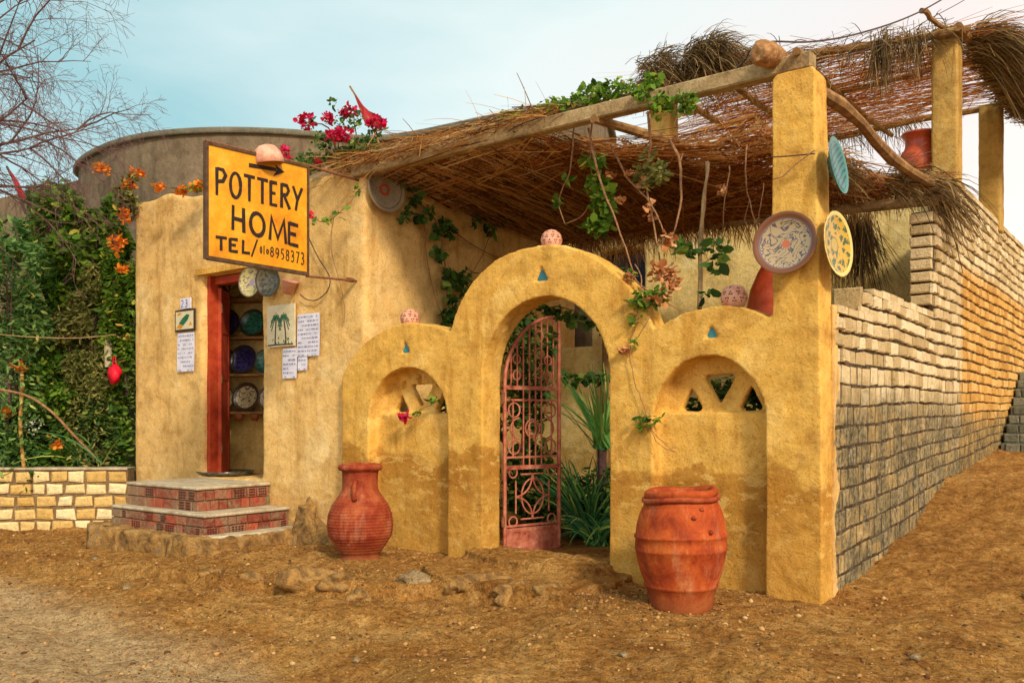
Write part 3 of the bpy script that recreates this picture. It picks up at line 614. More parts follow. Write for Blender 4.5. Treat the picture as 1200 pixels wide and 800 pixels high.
for i,(u,lb) in enumerate(((-0.26,'small red cup hanging below the bottom shelf beside the door leaf'),(-0.02,'small red cup hanging under the middle of the bottom shelf'),(0.22,'small red cup hanging under the bottom shelf, nearest the right doorpost'))):
    o_=empty('clay_cup',on_shelf(u,-0.10,0.70)); m=MB(); m.lathe([(0.001,0),(0.035,0.0),(0.055,0.03),(0.06,0.085),(0.053,0.085),(0.045,0.02),(0.001,0.01)],20); m.build('cup_body',[M['terracotta_dark']],o_,True)
    tag(o_,lb,'cup','red cups under the shop shelf')
o_=empty('low_tray',on_shelf(0.05,-0.55,0.0)); m=MB(); m.lathe([(0.001,0.01),(0.30,0.01),(0.36,0.05),(0.37,0.05),(0.33,0.0),(0.001,0.0)],32); m.build('tray_dish',[M['g_dark']],o_,True); tag(o_,'dark shallow dish lying on the shop floor','tray')

# ------------------------------------------------ steps
st=empty('brick_steps',(-6.9,-0.6,-0.15)); tag(st,'worn three tier steps of red hollow brick leading up to the shop door','steps')
def tier(x0,x1,y0,z0,z1,nm,first):
    m=MB(); m.poly_ext([(x0,y0),(x1,y0),(x1,0.08),(x0,0.08)],(0,0,z1-0.035),(1,0,0),(0,1,0),(0,0,1),0.035)
    m2=m.build(nm+'_top' if False else 'tread',[M['cement']]); bv=m2.modifiers.new('b','BEVEL'); bv.width=0.014; bv.segments=2
    bake(m2); kid(m2,st)
    m=MB(); m.box(x0+0.03,x1-0.03,y0+0.03,0.08,z0,z1-0.04); m.cur=1
    hgt=(z1-0.04-z0)/2; rows=[(z0,z0+hgt),(z0+hgt,z1-0.04)]
    brick_rows(m,(x0+0.01,y0+0.03,0),(1,0,0),(0,-1,0),rows,x1-x0-0.02,blen=(0.10,0.24),gap=0.012,depth=0.022,jit=0.003,inset=0.004,holes=(2,0.30))
    brick_rows(m,(x1-0.03,y0+0.01,0),(0,1,0),(1,0,0),rows,0.05-y0,blen=(0.10,0.24),gap=0.012,depth=0.022,jit=0.003,inset=0.004,holes=(2,0.45))
    kid(m.build('riser',[M['garden_mortar'],M['redbrick'],M['hole']]),st)
tier(-7.93,-6.47,-0.90,0.33,0.60,'upper',0)
tier(-8.02,-6.12,-1.04,0.10,0.335,'middle',0)
m=MB(); m.poly_ext([(-8.3,-1.17),(-8.1,-1.28),(-7.2,-1.24),(-6.2,-1.22),(-5.86,-1.12),(-5.78,-0.4),(-5.82,0.08),(-8.3,0.08)],(0,0,-0.5),(1,0,0),(0,1,0),(0,0,1),0.61)
b_=m.build('stone_base',[M['rubble'],M['cement']]); adobe(b_,[],0.03,3,0.09,0.16); kid(b_,st)
m=MB(); m.poly_ext([(-6.10,-1.10),(-5.92,-1.08),(-5.84,-0.4),(-5.88,0.06),(-6.10,0.06)],(0,0,0.085),(1,0,0),(0,1,0),(0,0,1),0.04); b_=m.build('tread',[M['cement']]); bv=b_.modifiers.new('b','BEVEL'); bv.width=0.012; bake(b_); kid(b_,st)
def heap(name,spots,mat,label,cat):
    m=MB()
    for c,r_ in spots: crumpled(m,c,r_,3,0.3)
    o=m.build(name,[mat],None,True); tag(o,label,cat); return o
heap('rubble_footing',[((-5.68,-0.02,0.02),(0.22,0.14,0.30)),((-5.40,-0.02,-0.02),(0.24,0.12,0.22)),((-5.15,-0.08,-0.04),(0.18,0.10,0.16)),((-5.72,0.0,0.28),(0.12,0.08,0.16))],M['rubble'],'crumbling rubble footing at the wall foot between the steps and the ribbed jar','rubble')

# ------------------------------------------------ arch wall with corner pillar
def hump(cx,zt,x0,x1,z0,z1,n=16,flat=1.0):
    pass
top=[(-5.16,1.81),(-5.05,1.93),(-4.96,2.03),(-4.80,2.14),(-4.64,2.22),(-4.45,2.285),(-4.24,2.315),(-4.05,2.31),(-3.91,2.285),(-3.75,2.245),(-3.60,2.19),(-3.55,2.34),(-3.46,2.49),(-3.36,2.61),(-3.21,2.73),(-3.05,2.825),(-2.9,2.87),(-2.75,2.895),(-2.55,2.905),(-2.43,2.90),(-2.26,2.87),(-2.10,2.81),(-1.95,2.73),(-1.80,2.62),(-1.66,2.50),(-1.55,2.38),(-1.46,2.24),(-1.385,2.08),(-1.25,2.14),(-1.12,2.195),(-0.95,2.225),(-0.757,2.235),(-0.62,2.21),(-0.48,2.155),(-0.385,2.10),(-0.385,3.90),(-0.36,3.93),(-0.08,3.93),(-0.065,3.90),(-0.02,2.0),(0.0,-0.6),(-5.16,-0.6)]
aw=empty('arched_wall',(-2.6,0.14,0)); tag(aw,'ochre adobe courtyard wall with one open arch between two blind arches, running up into a square corner pillar','wall')
m=MB(); m.poly_ext(top,(0,0,0),(1,0,0),(0,0,1),(0,1,0),0.28); wl=m.build('wall',[M['plaster']],attr=False)
cuts=[cutter(arch(-3.20,-1.805,1.70,-0.6,2.44),-0.3,0.6)]
for (x0,x1,zs,zt) in ((-4.738,-3.64,1.33,1.86),(-1.39,-0.434,1.33,1.845)):
    cuts.append(cutter(arch(x0,x1,zs,-0.6,zt),-0.3,0.13))
    ap=[p for p in arch(x0+0.006,x1-0.006,zs,-1,zt-0.006)[2:] if p[1]>1.43]; cuts.append(cutter([(x0+0.012,1.40),(x1-0.012,1.40)]+ap,-0.28,0.19))
    s=(x1-x0)/0.84; cx=(x0+x1)/2+0.02
    for tri in ([(-0.30,1.41),(-0.12,1.41),(-0.215,1.61)],[(-0.125,1.70),(0.125,1.70),(0.0,1.455)],[(0.14,1.41),(0.33,1.41),(0.235,1.62)]):
        cuts.append(cutter([(cx+p[0]*s,p[1]) for p in tri],0.05,0.6))
for a in ((-4.42,1.70),(-4.19,1.755),(-3.93,1.71)):
    cuts.append(cutter([(a[0]-0.035,a[1]-0.05),(a[0]+0.03,a[1]-0.03),(a[0]+0.03,a[1]+0.05),(a[0]-0.02,a[1]+0.03)],0.05,0.25))
TR=[(-2.602,-2.433,2.575,2.735),(-0.945,-0.812,1.975,2.10),(-4.285,-4.135,2.005,2.14)]
for (a,b_,z0,z1) in TR: cuts.append(cutter([(a,z0),(b_,z0),((a+b_)/2,z1)],-0.2,0.035))
adobe(wl,cuts,0.0165,3,0.022,0.5); kid(wl,aw)
for (a,b_,z0,z1) in TR:
    m=MB(); k=0.005; m.poly_ext([(a-k,z0-k),(b_+k,z0-k),((a+b_)/2,z1+k)],(0,0.022,0),(1,0,0),(0,0,1),(0,1,0),0.03); kid(m.build('glazed_tile',[M['tile_turq']]),aw)
# ------------------------------------------------ gate
gt=empty('iron_gate',(-3.17,0.31,0.05),R(75)); tag(gt,'pink painted wrought iron gate leaf standing open in the central arch','gate')
Wd=0.69
def garc(s): return 1.68+0.70*math.sqrt(max(0,1-((Wd-s)/Wd)**2))-0.05
m=MB()
pts=[(0.0,0,0.0),(0.0,0,0.9)]+[(s,0,garc(s)) for s in (0.0,0.01,0.03,0.07,0.13,0.2,0.3,0.4,0.5,0.6,0.69)]
m.tube([(p[0],0,p[2]) for p in pts],0.019,6); m.tube([(Wd,0,0),(Wd,0,garc(Wd))],0.021,6)
for z in (0.82,1.60): m.box(0,Wd,-0.015,0.015,z-0.02,z+0.02)
for z in (1.48,0.92,0.25): m.box(0,Wd,-0.009,0.009,z-0.01,z+0.01)
m.build('frame',[M['gate_paint']],gt)
m=MB(); m.box(0.0,Wd,-0.006,0.006,0.0,0.23); m.box(0.0,Wd,-0.014,0.014,-0.01,0.02); m.box(0.04,Wd-0.04,-0.010,0.010,0.19,0.23); m.build('kick_panel',[M['gate_paint']],gt)
m=MB(); rr=0.0088
def circ(cx,cz,r,a0=0,a1=360,n=20,f=1.0,rad=rr):
    m.tube([(cx+r*math.cos(R(a0+(a1-a0)*i/n)),0,cz+r*f*math.sin(R(a0+(a1-a0)*i/n))) for i in range(n+1)],rad,6)
for k in range(1,9):
    s=Wd*k/9; m.tube([(s,0,1.60),(s,0,garc(s))],rr,6)
for k in (3,4,5,6): s=Wd*k/9; m.tube([(s,0,0.84),(s,0,1.60)],rr,6)
for s in (0.10,0.59): m.tube([(s,0,0.92),(s,0,1.48)],rr,6)
circ(Wd/2,1.20,0.09); circ(Wd/2,1.20,0.05,f=1.3)
for sgn,cx in ((1,0.115),(-1,Wd-0.115)):
    circ(cx,1.38,0.07); circ(cx,1.02,0.07); circ(cx+sgn*0.06,1.20,0.10,90,270) if sgn>0 else circ(cx+sgn*0.06,1.20,0.10,-90,90)
    for zc in (1.72,1.88): circ(cx+sgn*0.03,zc,0.045)
for z in (1.75,1.95,2.12):
    circ(Wd*0.62,z,0.05)
z0,z1=0.31,0.75; cx,cz=Wd/2,(z0+z1)/2; hw,hh=0.21,(z1-z0)/2-0.01
m.tube([(cx-hw,0,z0+0.06),(cx-hw,0,z1-0.06)],rr,6); m.tube([(cx+hw,0,z0+0.06),(cx+hw,0,z1-0.06)],rr,6)
m.tube([(cx-hw+0.06,0,z0),(cx+hw-0.06,0,z0)],rr,6); m.tube([(cx-hw+0.06,0,z1),(cx+hw-0.06,0,z1)],rr,6)
for sx_,sz_,a in ((-1,-1,0),(1,-1,90),(1,1,180),(-1,1,270)): 
    circ(cx+sx_*hw,cz+sz_*hh,hw*0.98,a,a+90,12,hh/hw); circ(cx+sx_*(hw+0.035),cz+sz_*(hh+0.03),0.05)
circ(cx,cz,0.14,f=1.25)
m.build('scrollwork',[M['gate_paint']],gt)
for z in (0.3,1.5):
    m=MB(); m.tube([(-0.02,0,z-0.05),(-0.02,0,z+0.05)],0.018,8); m.build('hinge',[M['rust']],gt)
# door sill of the courtyard, beaten earth over a stone kerb
m=MB(); m.poly_ext([(-3.4,-0.62),(-3.05,-0.92),(-2.75,-1.06),(-2.3,-1.03),(-1.69,-0.90),(-1.5,-0.5),(-1.6,0.1),(-3.4,0.1)],(0,0,-0.4),(1,0,0),(0,1,0),(0,0,1),0.445); m.poly_ext([(-3.35,-0.10),(-2.9,-0.30),(-2.3,-0.38),(-1.78,-0.26),(-1.72,0.30),(-3.3,0.30)],(0,0,-0.3),(1,0,0),(0,1,0),(0,0,1),0.415); o=m.build('threshold',[M['ground']]); adobe(o,[],0.022,2,0.075,0.16); tag(o,kind='structure')

# ------------------------------------------------ right block wall
bw=empty('block_wall',(-0.1,5,0)); tag(bw,'long limestone block side wall climbing the slope, grey smeared below and pale and orange above','wall')
m=MB(); m.box(-0.22,-0.016,0.28,0.98,-0.6,2.17); m.box(-0.22,-0.016,0.98,3.46,-0.6,2.40); m.box(-0.22,-0.016,3.46,4.4,-0.6,3.50); m.box(-0.22,-0.016,4.4,16,-0.6,4.0)
core=m.build('core',[M['mortar'],M['mortar_lower']]); 
for p in core.data.polygons: pass
kid(core,bw)
def tiltf(z): 
    return 0.0 if z>1.75 else 0.058*min(1.0,(1.75-z)/1.1)
def topz(u): return 2.20 if u<0.98 else (2.44 if u<3.43 else (3.56 if u<4.38 else 4.04))
def zm(u,z): return z+(tiltf(z)*max(0,u-0.28)) + 0.010*math.sin(u*1.9+z*2)+0.004*math.sin(u*6+z*7)
def mf(u,z):
    u+=0.26; zz=zm(u,z)
    if zz>topz(u)-0.03: return None
    if zz<gh(0.25,u)-0.12: return None
    bd=1.78+0.14*math.sin(u*1.7)-0.035*u+0.09*math.sin(u*5+1)+random.uniform(-0.05,0.05)
    if zz<bd and not(u>7.5 and zz>1.45):
        if random.random()<0.10 and zz<0.9 and 2.0<u<5: return (1,0.012)
        return (3,random.choice([0.003,0.005,0.008]))
    if u>4.55 and u<9.6 and 1.5<zz<3.42-0.02*u: return (2,0.022)
    if u>9.6 and zz<2.8: return (2,0.022)
    return (1 if random.random()>0.05 else 2,random.uniform(0.02,0.036))
m=MB()
rows=[]; z=-0.2
while z<1.70: rows.append((z,z+0.165)); z+=0.165
z0_=z
while z<4.1: rows.append((z,z+0.122)); z+=0.122
brick_rows(m,(-0.016,0.26,0),(0,1,0),(1,0,0),rows,14.5,zmap=lambda u,z:zm(u+0.26,z),matf=mf,blen=(0.12,0.27),gap=0.025,jit=0.008,inset=0.010)
m.m=[0]*len(m.m); kid(m.build('blocks',[M['side_block']]),bw)
# coping blocks and the white end courses of the tall part
m=MB(); m.cur=0
brick_rows(m,(-0.235,3.43,0),(1,0,0),(0,-1,0),[(r0,r1) for r0,r1 in rows if r0>2.42 and r1<3.56],0.235,blen=(0.26,0.28),gap=0.02,depth=0.03,jit=0.006,start=0)
brick_rows(m,(-0.235,0.965,0),(1,0,0),(0,-1,0),[(2.21,2.42)],0.235,blen=(0.26,0.28),gap=0.01,depth=0.02,start=0)
y=0.30
while y<3.4:
    L=random.uniform(0.18,0.27); zt=(2.17 if y<0.98 else 2.40); m.rv=random.random(); e=min(y+L,0.97 if y<0.97 else 3.42)
    if e-y>0.05: m.box(-0.232,0.012,y+0.008,e-0.008,zt-0.02,zt+random.uniform(0.03,0.05))
    y=e+0.002
y=4.42
while y<15:
    L=random.uniform(0.2,0.3); m.rv=random.random(); m.box(-0.232,0.012,y+0.008,y+L-0.008,3.99,4.04+random.uniform(0,0.02)); y+=L
kid(m.build('coping',[M['side_block']]),bw)
# rough plaster edge where the pillar render peels off the blocks
zz_=np.linspace(-0.1,2.2,70); ed=0.30+0.12*(fbm(zz_*2.3,zz_*0+1.7,5)-0.4)*2+0.012*rng.normal(size=70)
m=MB(); m.poly_ext([(0.24,-0.1)]+[(0.24,2.2)]+[(float(e_),float(z_)) for e_,z_ in zip(ed[::-1],zz_[::-1])],(-0.022,0,0),(0,1,0),(0,0,1),(1,0,0),0.022)
pr_=m.build('peeling_render',[M['plaster_shop']]); bv=pr_.modifiers.new('b','BEVEL'); bv.width=0.006; bv.segments=2; bake(pr_); kid(pr_,aw)

# ------------------------------------------------ courtyard back block with terrace
cb=empty('back_building',(-2.5,6,0)); tag(cb,'pale plastered block behind the courtyard carrying the roof terrace','building')
m=MB(); m.box(-4.88,-0.24,4.5,9.5,-0.5,4.07); o=m.build('wall',[M['plaster_court']],attr=False)
cs=[]; c=MB(); c.box(-4.66,-3.98,4.2,4.75,2.85,3.74); cs.append(c.build('cut',[],attr=False))
adobe(o,cs,0.05,4,0.05,0.8); kid(o,cb)
for (a,b_,z0,z1) in ((-4.66,-3.98,2.85,3.74),):
    m=MB(); m.box(a-0.02,b_+0.02,4.68,4.70,z0-0.02,z1+0.02); f=kid(m.build('window_pane',[M['window_dark']]),cb)
    m=MB(); m.box(a,a+0.04,4.62,4.68,z0,z1); m.box(b_-0.04,b_,4.62,4.68,z0,z1); m.box((a+b_)/2-0.015,(a+b_)/2+0.015,4.63,4.68,z0,z1); kid(m.build('window_frame',[M['sign_frame']]),cb)
# low inner courtyard wall seen through the arch, with a darker orange foot
m=MB(); m.box(-4.85,-2.75,2.9,3.05,-0.3,2.25); o=m.build('courtyard_screen_wall',[M['plaster_court']],attr=False); adobe(o,[],0.035,4,0.03,0.5); tag(o,'pale yellow screen wall standing inside the courtyard behind the open gate','wall')

# ------------------------------------------------ rear building with rounded corner
path=[(-14.704,2.068),(-14.4,1.75),(-13.707,1.50),(-13.104,1.38),(-12.233,1.316),(-11.555,1.383),(-10.97,1.559),(-10.205,1.986),(-9.516,2.62),(-9.1,3.179),(-8.781,3.70),(-8.205,4.004),(-6.96,4.10),(-5.466,4.252),(-4.448,4.384),(-7.2,9.0),(-14.9,9.0),(-15.0,3.0)]
def smooth_path(p,it=2):
    for _ in range(it):
        q=[]
        for i in range(len(p)):
            a=p[i]; b_=p[(i+1)%len(p)]; q+= [(a[0]*.75+b_[0]*.25,a[1]*.75+b_[1]*.25),(a[0]*.25+b_[0]*.75,a[1]*.25+b_[1]*.75)]
        p=q
    return p
pp=smooth_path(path)
rb=empty('rear_building',(-10,6,0)); tag(rb,'tall grey rendered building with a rounded corner and cement roof rim behind the shop','building')
m=MB(); m.poly_ext(pp,(0,0,-0.5),(1,0,0),(0,1,0),(0,0,1),6.40); kid(m.build('wall',[M['plaster_grey']],attr=False),rb)
c0=Vector((-9.7,5.5)); pr=[tuple(Vector(p)+(Vector(p)-c0).normalized()*0.10) for p in pp]
m=MB(); m.poly_ext(pr,(0,0,5.90),(1,0,0),(0,1,0),(0,0,1),0.10); o=m.build('roof_rim',[M['rim']]); bv=o.modifiers.new('b','BEVEL'); bv.width=0.03; bv.segments=2; bake(o); kid(o,rb)
m=MB(); a=Vector((-17.276,0.665,5.436)); b_=Vector((-13.372,2.017,5.846)); d=(b_-a); d.z=0; 
m.add([(a.x,a.y,-0.5),(b_.x,b_.y,-0.5),(b_.x,b_.y,b_.z),(a.x,a.y,a.z),(a.x-1,a.y+3,-0.5),(b_.x-1,b_.y+3,-0.5),(b_.x-1,b_.y+3,b_.z),(a.x-1,a.y+3,a.z)],[(0,1,2,3),(4,5,6,7),(0,1,5,4),(1,2,6,5),(2,3,7,6),(3,0,4,7)])
o=m.build('low_outbuilding',[M['plaster_grey']]); tag(o,'low grey brown outbuilding half hidden by shrubs on the left edge','building')

# ------------------------------------------------ far right stair and rough wall
m=MB(); m.cur=0
for k in range(9):
    m.box(0.03,3.2,7.3+k*0.2,7.3+(k+1)*0.2+0.02,0.2,0.88+0.13*(k+1))
    m.cur=1; brick_rows(m,(0.03,7.3+k*0.2,0),(1,0,0),(0,-1,0),[(0.88+0.13*k,0.88+0.13*k+0.122)],3.1,blen=(0.18,0.26),gap=0.012,depth=0.02); m.cur=0
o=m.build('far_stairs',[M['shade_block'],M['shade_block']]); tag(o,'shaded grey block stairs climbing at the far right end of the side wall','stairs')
m=MB()
for z in range(9):
    x=0.1
    while x<3.4:
        r_=random.uniform(0.10,0.17); crumpled(m,(x,14.6+random.uniform(-.05,.05),2.9+z*0.19),(r_*1.3,0.18,0.11),2,0.25); x+=r_*2.2
m.box(0.0,3.5,14.5,14.9,0.5,4.45)
o=m.build('rubble_wall',[M['rubble']]); tag(o,'rough rubble stone wall end showing past the last terrace pillar','wall')

# ------------------------------------------------ low garden wall
gw=empty('garden_wall',(-10.5,-0.8,0)); tag(gw,'low wall of yellow limestone blocks in brown mortar in front of the left garden','wall')
A=Vector((-9.52,0.02,0)); B=Vector((-12.6,-2.42,0)); L=(B-A).length; U=(A-B).normalized(); Nn=Vector((U.y,-U.x,0))
m=MB(); Q=[B,A,A-Nn*0.22,B-Nn*0.22]
m.add([(p.x,p.y,-0.5) for p in Q]+[(p.x,p.y,0.66) for p in Q],[(0,1,2,3),(4,5,6,7),(0,1,5,4),(1,2,6,5),(2,3,7,6),(3,0,4,7)]); kid(m.build('mortar_core',[M['garden_mortar']]),gw)
m=MB(); brick_rows(m,B,U,Nn,[(-0.22+k*0.171,-0.22+(k+1)*0.171) for k in range(5)],L,blen=(0.20,0.32),gap=0.040,depth=0.030,jit=0.016,inset=0.028)
m.rv=0.1
kid(m.build('blocks',[M['garden_block']]),gw)
m=MB(); Q=[B+Nn*0.03,A+Nn*0.03,A-Nn*0.25,B-Nn*0.25]; m.add([(p.x,p.y,0.645) for p in Q]+[(p.x,p.y,0.675) for p in Q],[(0,1,2,3),(4,5,6,7),(0,1,5,4),(1,2,6,5),(2,3,7,6),(3,0,4,7)]); kid(m.build('coping',[M['cement']]),gw)

# ================================================================== PERGOLAS
def thatch(name,mat,parent,regions):
    V,Fq,r=join(regions); return link(name,np_mesh(name,V,Fq,r),mat,parent)
lp=empty('lower_pergola',(-2.5,1.8,3.8)); tag(lp,'sagging reed roof over the courtyard on a straight squared front beam','pergola')
m=MB(); m.box(-5.05,-0.10,0.03,0.15,3.935,4.06); fb=m.build('front_beam',[M['wood']]); bv=fb.modifiers.new('b','BEVEL'); bv.width=0.012; bake(fb); kid(fb,lp)
m=MB(); m.tube([(-4.95,3.55,3.78),(-2.5,3.52,3.70),(0.05,3.45,3.60)],0.055,10); kid(m.build('back_beam',[M['wood']]),lp)
for (a,b_,r_) in (((-1.95,0.02,3.93),(-1.2,3.6,3.84),0.045),((-0.16,0.25,3.86),(-0.02,3.75,3.74),0.05),((-3.6,0.15,3.96),(-3.4,3.6,3.82),0.04),((-2.8,0.12,3.95),(-2.5,3.6,3.83),0.035)):
    m=MB(); A_=Vector(a);B_=Vector(b_); m.tube([A_+(B_-A_)*t+Vector((0.03*math.sin(9*t+a[0]),0,0.02*math.sin(7*t))) for t in np.linspace(0,1,8)],[r_*(1+0.15*math.sin(5*t*3+a[0])) for t in np.linspace(0,1,8)],8); kid(m.build('rafter',[M['wood_dark']]),lp)
m=MB(); m.tube([(-0.354,-0.333,3.986),(-0.345,-0.276,3.996),(-0.400,0.047,4.089),(-0.496,0.667,4.214)],[0.062,0.092,0.085,0.075],24); lg_=m.build('log',[M['log_end']]); adobe(lg_,[],0.010,2,0.03,0.06); kid(lg_,lp)
m=MB(); m.tube([(-0.185,-0.040,4.045),(-0.273,0.334,4.163)],0.03,8); kid(m.build('log',[M['wood_dark']]),lp)
def zroof(x,y): return 3.96-0.055*y-0.05*np.sin((x+4.9)*0.9)*0.8+0.03*np.sin(y*2.2+x)
def fedge(x): return np.interp(x,[-5,-3.0,-2.5,-2.2,-1.6,-0.85,-0.5,-0.28,0.1],[0.02,0.04,0.15,0.75,0.95,0.95,1.9,3.2,3.4])
def lower_roof(n,dirf,Lr,Wr,seedoff,dz,x0=-4.95,x1=0.15,holes=0.0,droop=0.03,backover=0.15):
    x=rng.uniform(x0,x1,n); y=rng.uniform(-0.1,3.6,n)
    L=rng.uniform(*Lr,n); D=dirf(n)
    sgn=np.sign(D[:,1:2]); D=D*np.where(sgn==0,1,sgn)
    k=(y>fedge(x)-0.12*rng.random(n))
    if holes: k&=(fbm(x*1.3+seedoff,y*1.6+3,4)>holes)
    x,y,L,D=x[k],y[k],L[k],D[k]
    yend=y+D[:,1]/np.linalg.norm(D,axis=1)*L; L=np.where(yend>3.6+backover,np.maximum(0.25,L-(yend-3.6-backover)/np.maximum(0.2,D[:,1]/np.linalg.norm(D,axis=1))),L)
    nD=np.linalg.norm(D,axis=1); kk=(y+D[:,1]/nD*L)>fedge(x+D[:,0]/nD*L)-0.12-0.25*rng.random(len(x))*(x<-0.9); x,y,L,D=x[kk],y[kk],L[kk],D[kk]
    ux=D[:,0]/np.linalg.norm(D,axis=1); xe=x+ux*L; L=np.where(xe>0.2,np.maximum(0.12,(0.2-x)/np.maximum(ux,1e-3)),L); kk=x<0.14; x,y,L,D=x[kk],y[kk],L[kk],D[kk]
    P0=np.stack([x,y,zroof(x,y)+dz(len(x))],-1)
    sl=-0.055; D[:,2]+=sl*np.abs(D[:,1])
    return strips(P0,D,L,rng.uniform(*Wr,len(x)),droop)
dA=lambda n:np.stack([rng.normal(0.12,0.16,n),np.ones(n),rng.normal(0,0.02,n)],-1)
dB=lambda n:np.stack([rng.normal(-0.5,0.5,n),rng.normal(0.4,0.45,n)+0.02,rng.normal(0,0.012,n)],-1)
dX=lambda n:np.stack([np.ones(n)*rng.choice([-1,1],n),rng.normal(0.05,0.12,n),rng.normal(0,0.02,n)],-1)
r1=lower_roof(7500,dA,(0.6,1.7),(0.006,0.013),1,lambda n:rng.uniform(0.0,0.10,n),x0=-5.0,x1=-2.0)
r2=lower_roof(6500,dB,(0.4,1.2),(0.005,0.012),4,lambda n:rng.uniform(-0.04,0.05,n),x0=-2.9,x1=0.12,holes=0.36)
r6=lower_roof(420,dA,(0.8,1.7),(0.014,0.026),1,lambda n:rng.uniform(-0.015,0.02,n),x0=-4.9,x1=-0.4)
r7=lower_roof(260,dB,(0.5,1.3),(0.012,0.024),1,lambda n:rng.uniform(-0.05,0.0,n),x0=-2.6,x1=0.0)
r3=lower_roof(1800,dX,(0.8,1.8),(0.006,0.016),4,lambda n:rng.uniform(0.03,0.07,n),x0=-4.6,x1=-0.6)
# ragged tufts laid over the front beam on the left and fringe at the back edge
n=1300; x=rng.uniform(-5.2,-2.3,n)
r4=strips(np.stack([x,rng.uniform(-0.12,0.3,n),4.05+rng.uniform(-0.03,0.10,n)],-1),np.stack([rng.normal(-0.9,0.5,n),rng.normal(0.1,0.5,n),rng.normal(0.03,0.12,n)],-1),rng.uniform(0.15,0.55,n),rng.uniform(0.005,0.011,n),0.15)
n=2200; x=rng.uniform(-4.8,0.1,n)
r5=strips(np.stack([x,3.55+rng.uniform(-0.12,0.18,n),zroof(x,3.6)+rng.uniform(-0.04,0.05,n)],-1),np.stack([rng.normal(0,0.35,n),rng.normal(0.6,0.4,n),rng.normal(-0.7,0.4,n)],-1),rng.uniform(0.08,0.32,n),rng.uniform(0.005,0.010,n),0.35)
o=thatch('reed_thatch',M['straw'],None,[r1,r3,r4,r5,r6,r7]); kid(o,lp)
o=thatch('palm_thatch',M['straw_red'],None,[r2]); kid(o,lp)
# palm fringe that spills over the side wall at the back right
def frond_fan(c,dirs,n,Lr,W,droop,spread):
    D=np.array(dirs)[None]+rng.normal(size=(n,3))*spread
    return strips(np.array(c)[None]+rng.normal(size=(n,3))*0.07,D,rng.uniform(*Lr,n),rng.uniform(*W,n),droop,4,0.08)
o=thatch('frond_fringe',M['frond'],None,[frond_fan((0.0,3.35,3.74),(0.6,0.25,0.0),130,(0.25,0.5),(0.007,0.014),0.75,0.30),frond_fan((0.0,3.75,3.72),(0.4,0.7,-0.2),150,(0.25,0.6),(0.007,0.014),0.65,0.25),frond_fan((-0.30,3.1,3.78),(0.5,0.1,0.0),200,(0.2,0.5),(0.006,0.012),0.25,0.35),
  frond_fan((-0.62,2.3,3.80),(0.3,0.8,0.0),200,(0.2,0.5),(0.006,0.012),0.25,0.35),frond_fan((-1.15,3.9,3.60),(0.0,-0.1,-1.0),350,(0.3,0.8),(0.006,0.013),0.1,0.22),frond_fan((-0.9,4.0,3.6),(0.1,0.1,-1.0),350,(0.3,0.9),(0.006,0.013),0.1,0.25)]); kid(o,lp)

up=empty('upper_pergola',(-1.6,5.2,4.0)); tag(up,'ragged palm frond sunshade on tall square plaster pillars above the roof terrace','pergola')
for (x,y,zt,zb) in ((-0.10,4.56,5.76,3.9),(-0.10,7.34,5.68,3.9),(-3.32,3.86,5.50,3.9)):
    m=MB(); m.box(x-0.14,x+0.14,y-0.14,y+0.14,zb,zt); o=m.build('pillar',[M['plaster_pillar']],attr=False); adobe(o,[],0.022,3,0.015,0.3); kid(o,up)
def pole(name,a,b_,r_,par,mat='wood_dark',sag=0.0):
    m=MB(); A_=Vector(a);B_=Vector(b_); m.tube([A_+(B_-A_)*t+Vector((0.02*math.sin(8*t),0.02*math.cos(6*t),-sag*math.sin(math.pi*t)+0.015*math.sin(13*t))) for t in np.linspace(0,1,9)],[r_*(1.1-0.25*t) for t in np.linspace(0,1,9)],8)
    o=m.build(name,[M[mat]]); return kid(o,par) if par else o
pole('pole',(-3.6,3.65,5.66),(0.15,4.40,5.66),0.05,up); pole('pole',(-3.5,7.2,5.60),(0.5,7.3,5.66),0.05,up); pole('pole',(0.08,4.2,5.64),(0.08,7.8,5.66),0.045,up)
pole('pole',(-1.6,3.8,5.60),(-1.5,7.6,5.60),0.04,up); pole('pole',(-2.6,3.6,5.62),(-2.5,7.5,5.62),0.04,up); pole('pole',(-3.3,3.4,5.62),(-3.3,7.4,5.60),0.045,up)
pole('pole',(-1.9,5.4,5.62),(0.5,5.5,5.7),0.035,up); pole('pole',(-0.178,3.681,5.695),(-0.073,4.265,5.679),0.028,up); 
def upper(n,dirf,Lr,Wr,hole,zoff,off):
    x=rng.uniform(-3.5,0.25,n); y=rng.uniform(3.5,7.3,n); k=(fbm(x*1.5+off,y*1.7,4)+0.10*rng.random(n)>hole)&(y>4.45+0.27*x)&(y<7.3-0.45*np.maximum(0,x+1.3))
    x,y=x[k],y[k]; n=len(x)
    return strips(np.stack([x,y,5.68+zoff(n)-0.01*(y-3.5)],-1),dirf(n),rng.uniform(*Lr,n),rng.uniform(*Wr,n),0.05)
dU=lambda n:np.stack([rng.choice([-1,1],n)*np.ones(n),rng.normal(0,0.22,n),rng.normal(0,0.04,n)],-1)
u1=upper(3500,dU,(0.4,1.2),(0.006,0.013),0.46,lambda n:rng.uniform(-0.05,0.10,n),1)
u2=upper(1000,dB,(0.3,0.8),(0.006,0.012),0.47,lambda n:rng.uniform(-0.05,0.12,n),1)
o=thatch('palm_thatch',M['straw_red'],None,[u1,u2]); kid(o,up)
fr=[]
for k in range(34):   # hanging fronds along the right side
    y=4.7+3.1*k/33+random.uniform(-.1,.1); fr.append(frond_fan((0.12+random.uniform(-.1,.12),y,5.66),(0.8,random.uniform(-.2,.3),0.28),110,(0.35,0.95),(0.007,0.014),0.85,0.22))
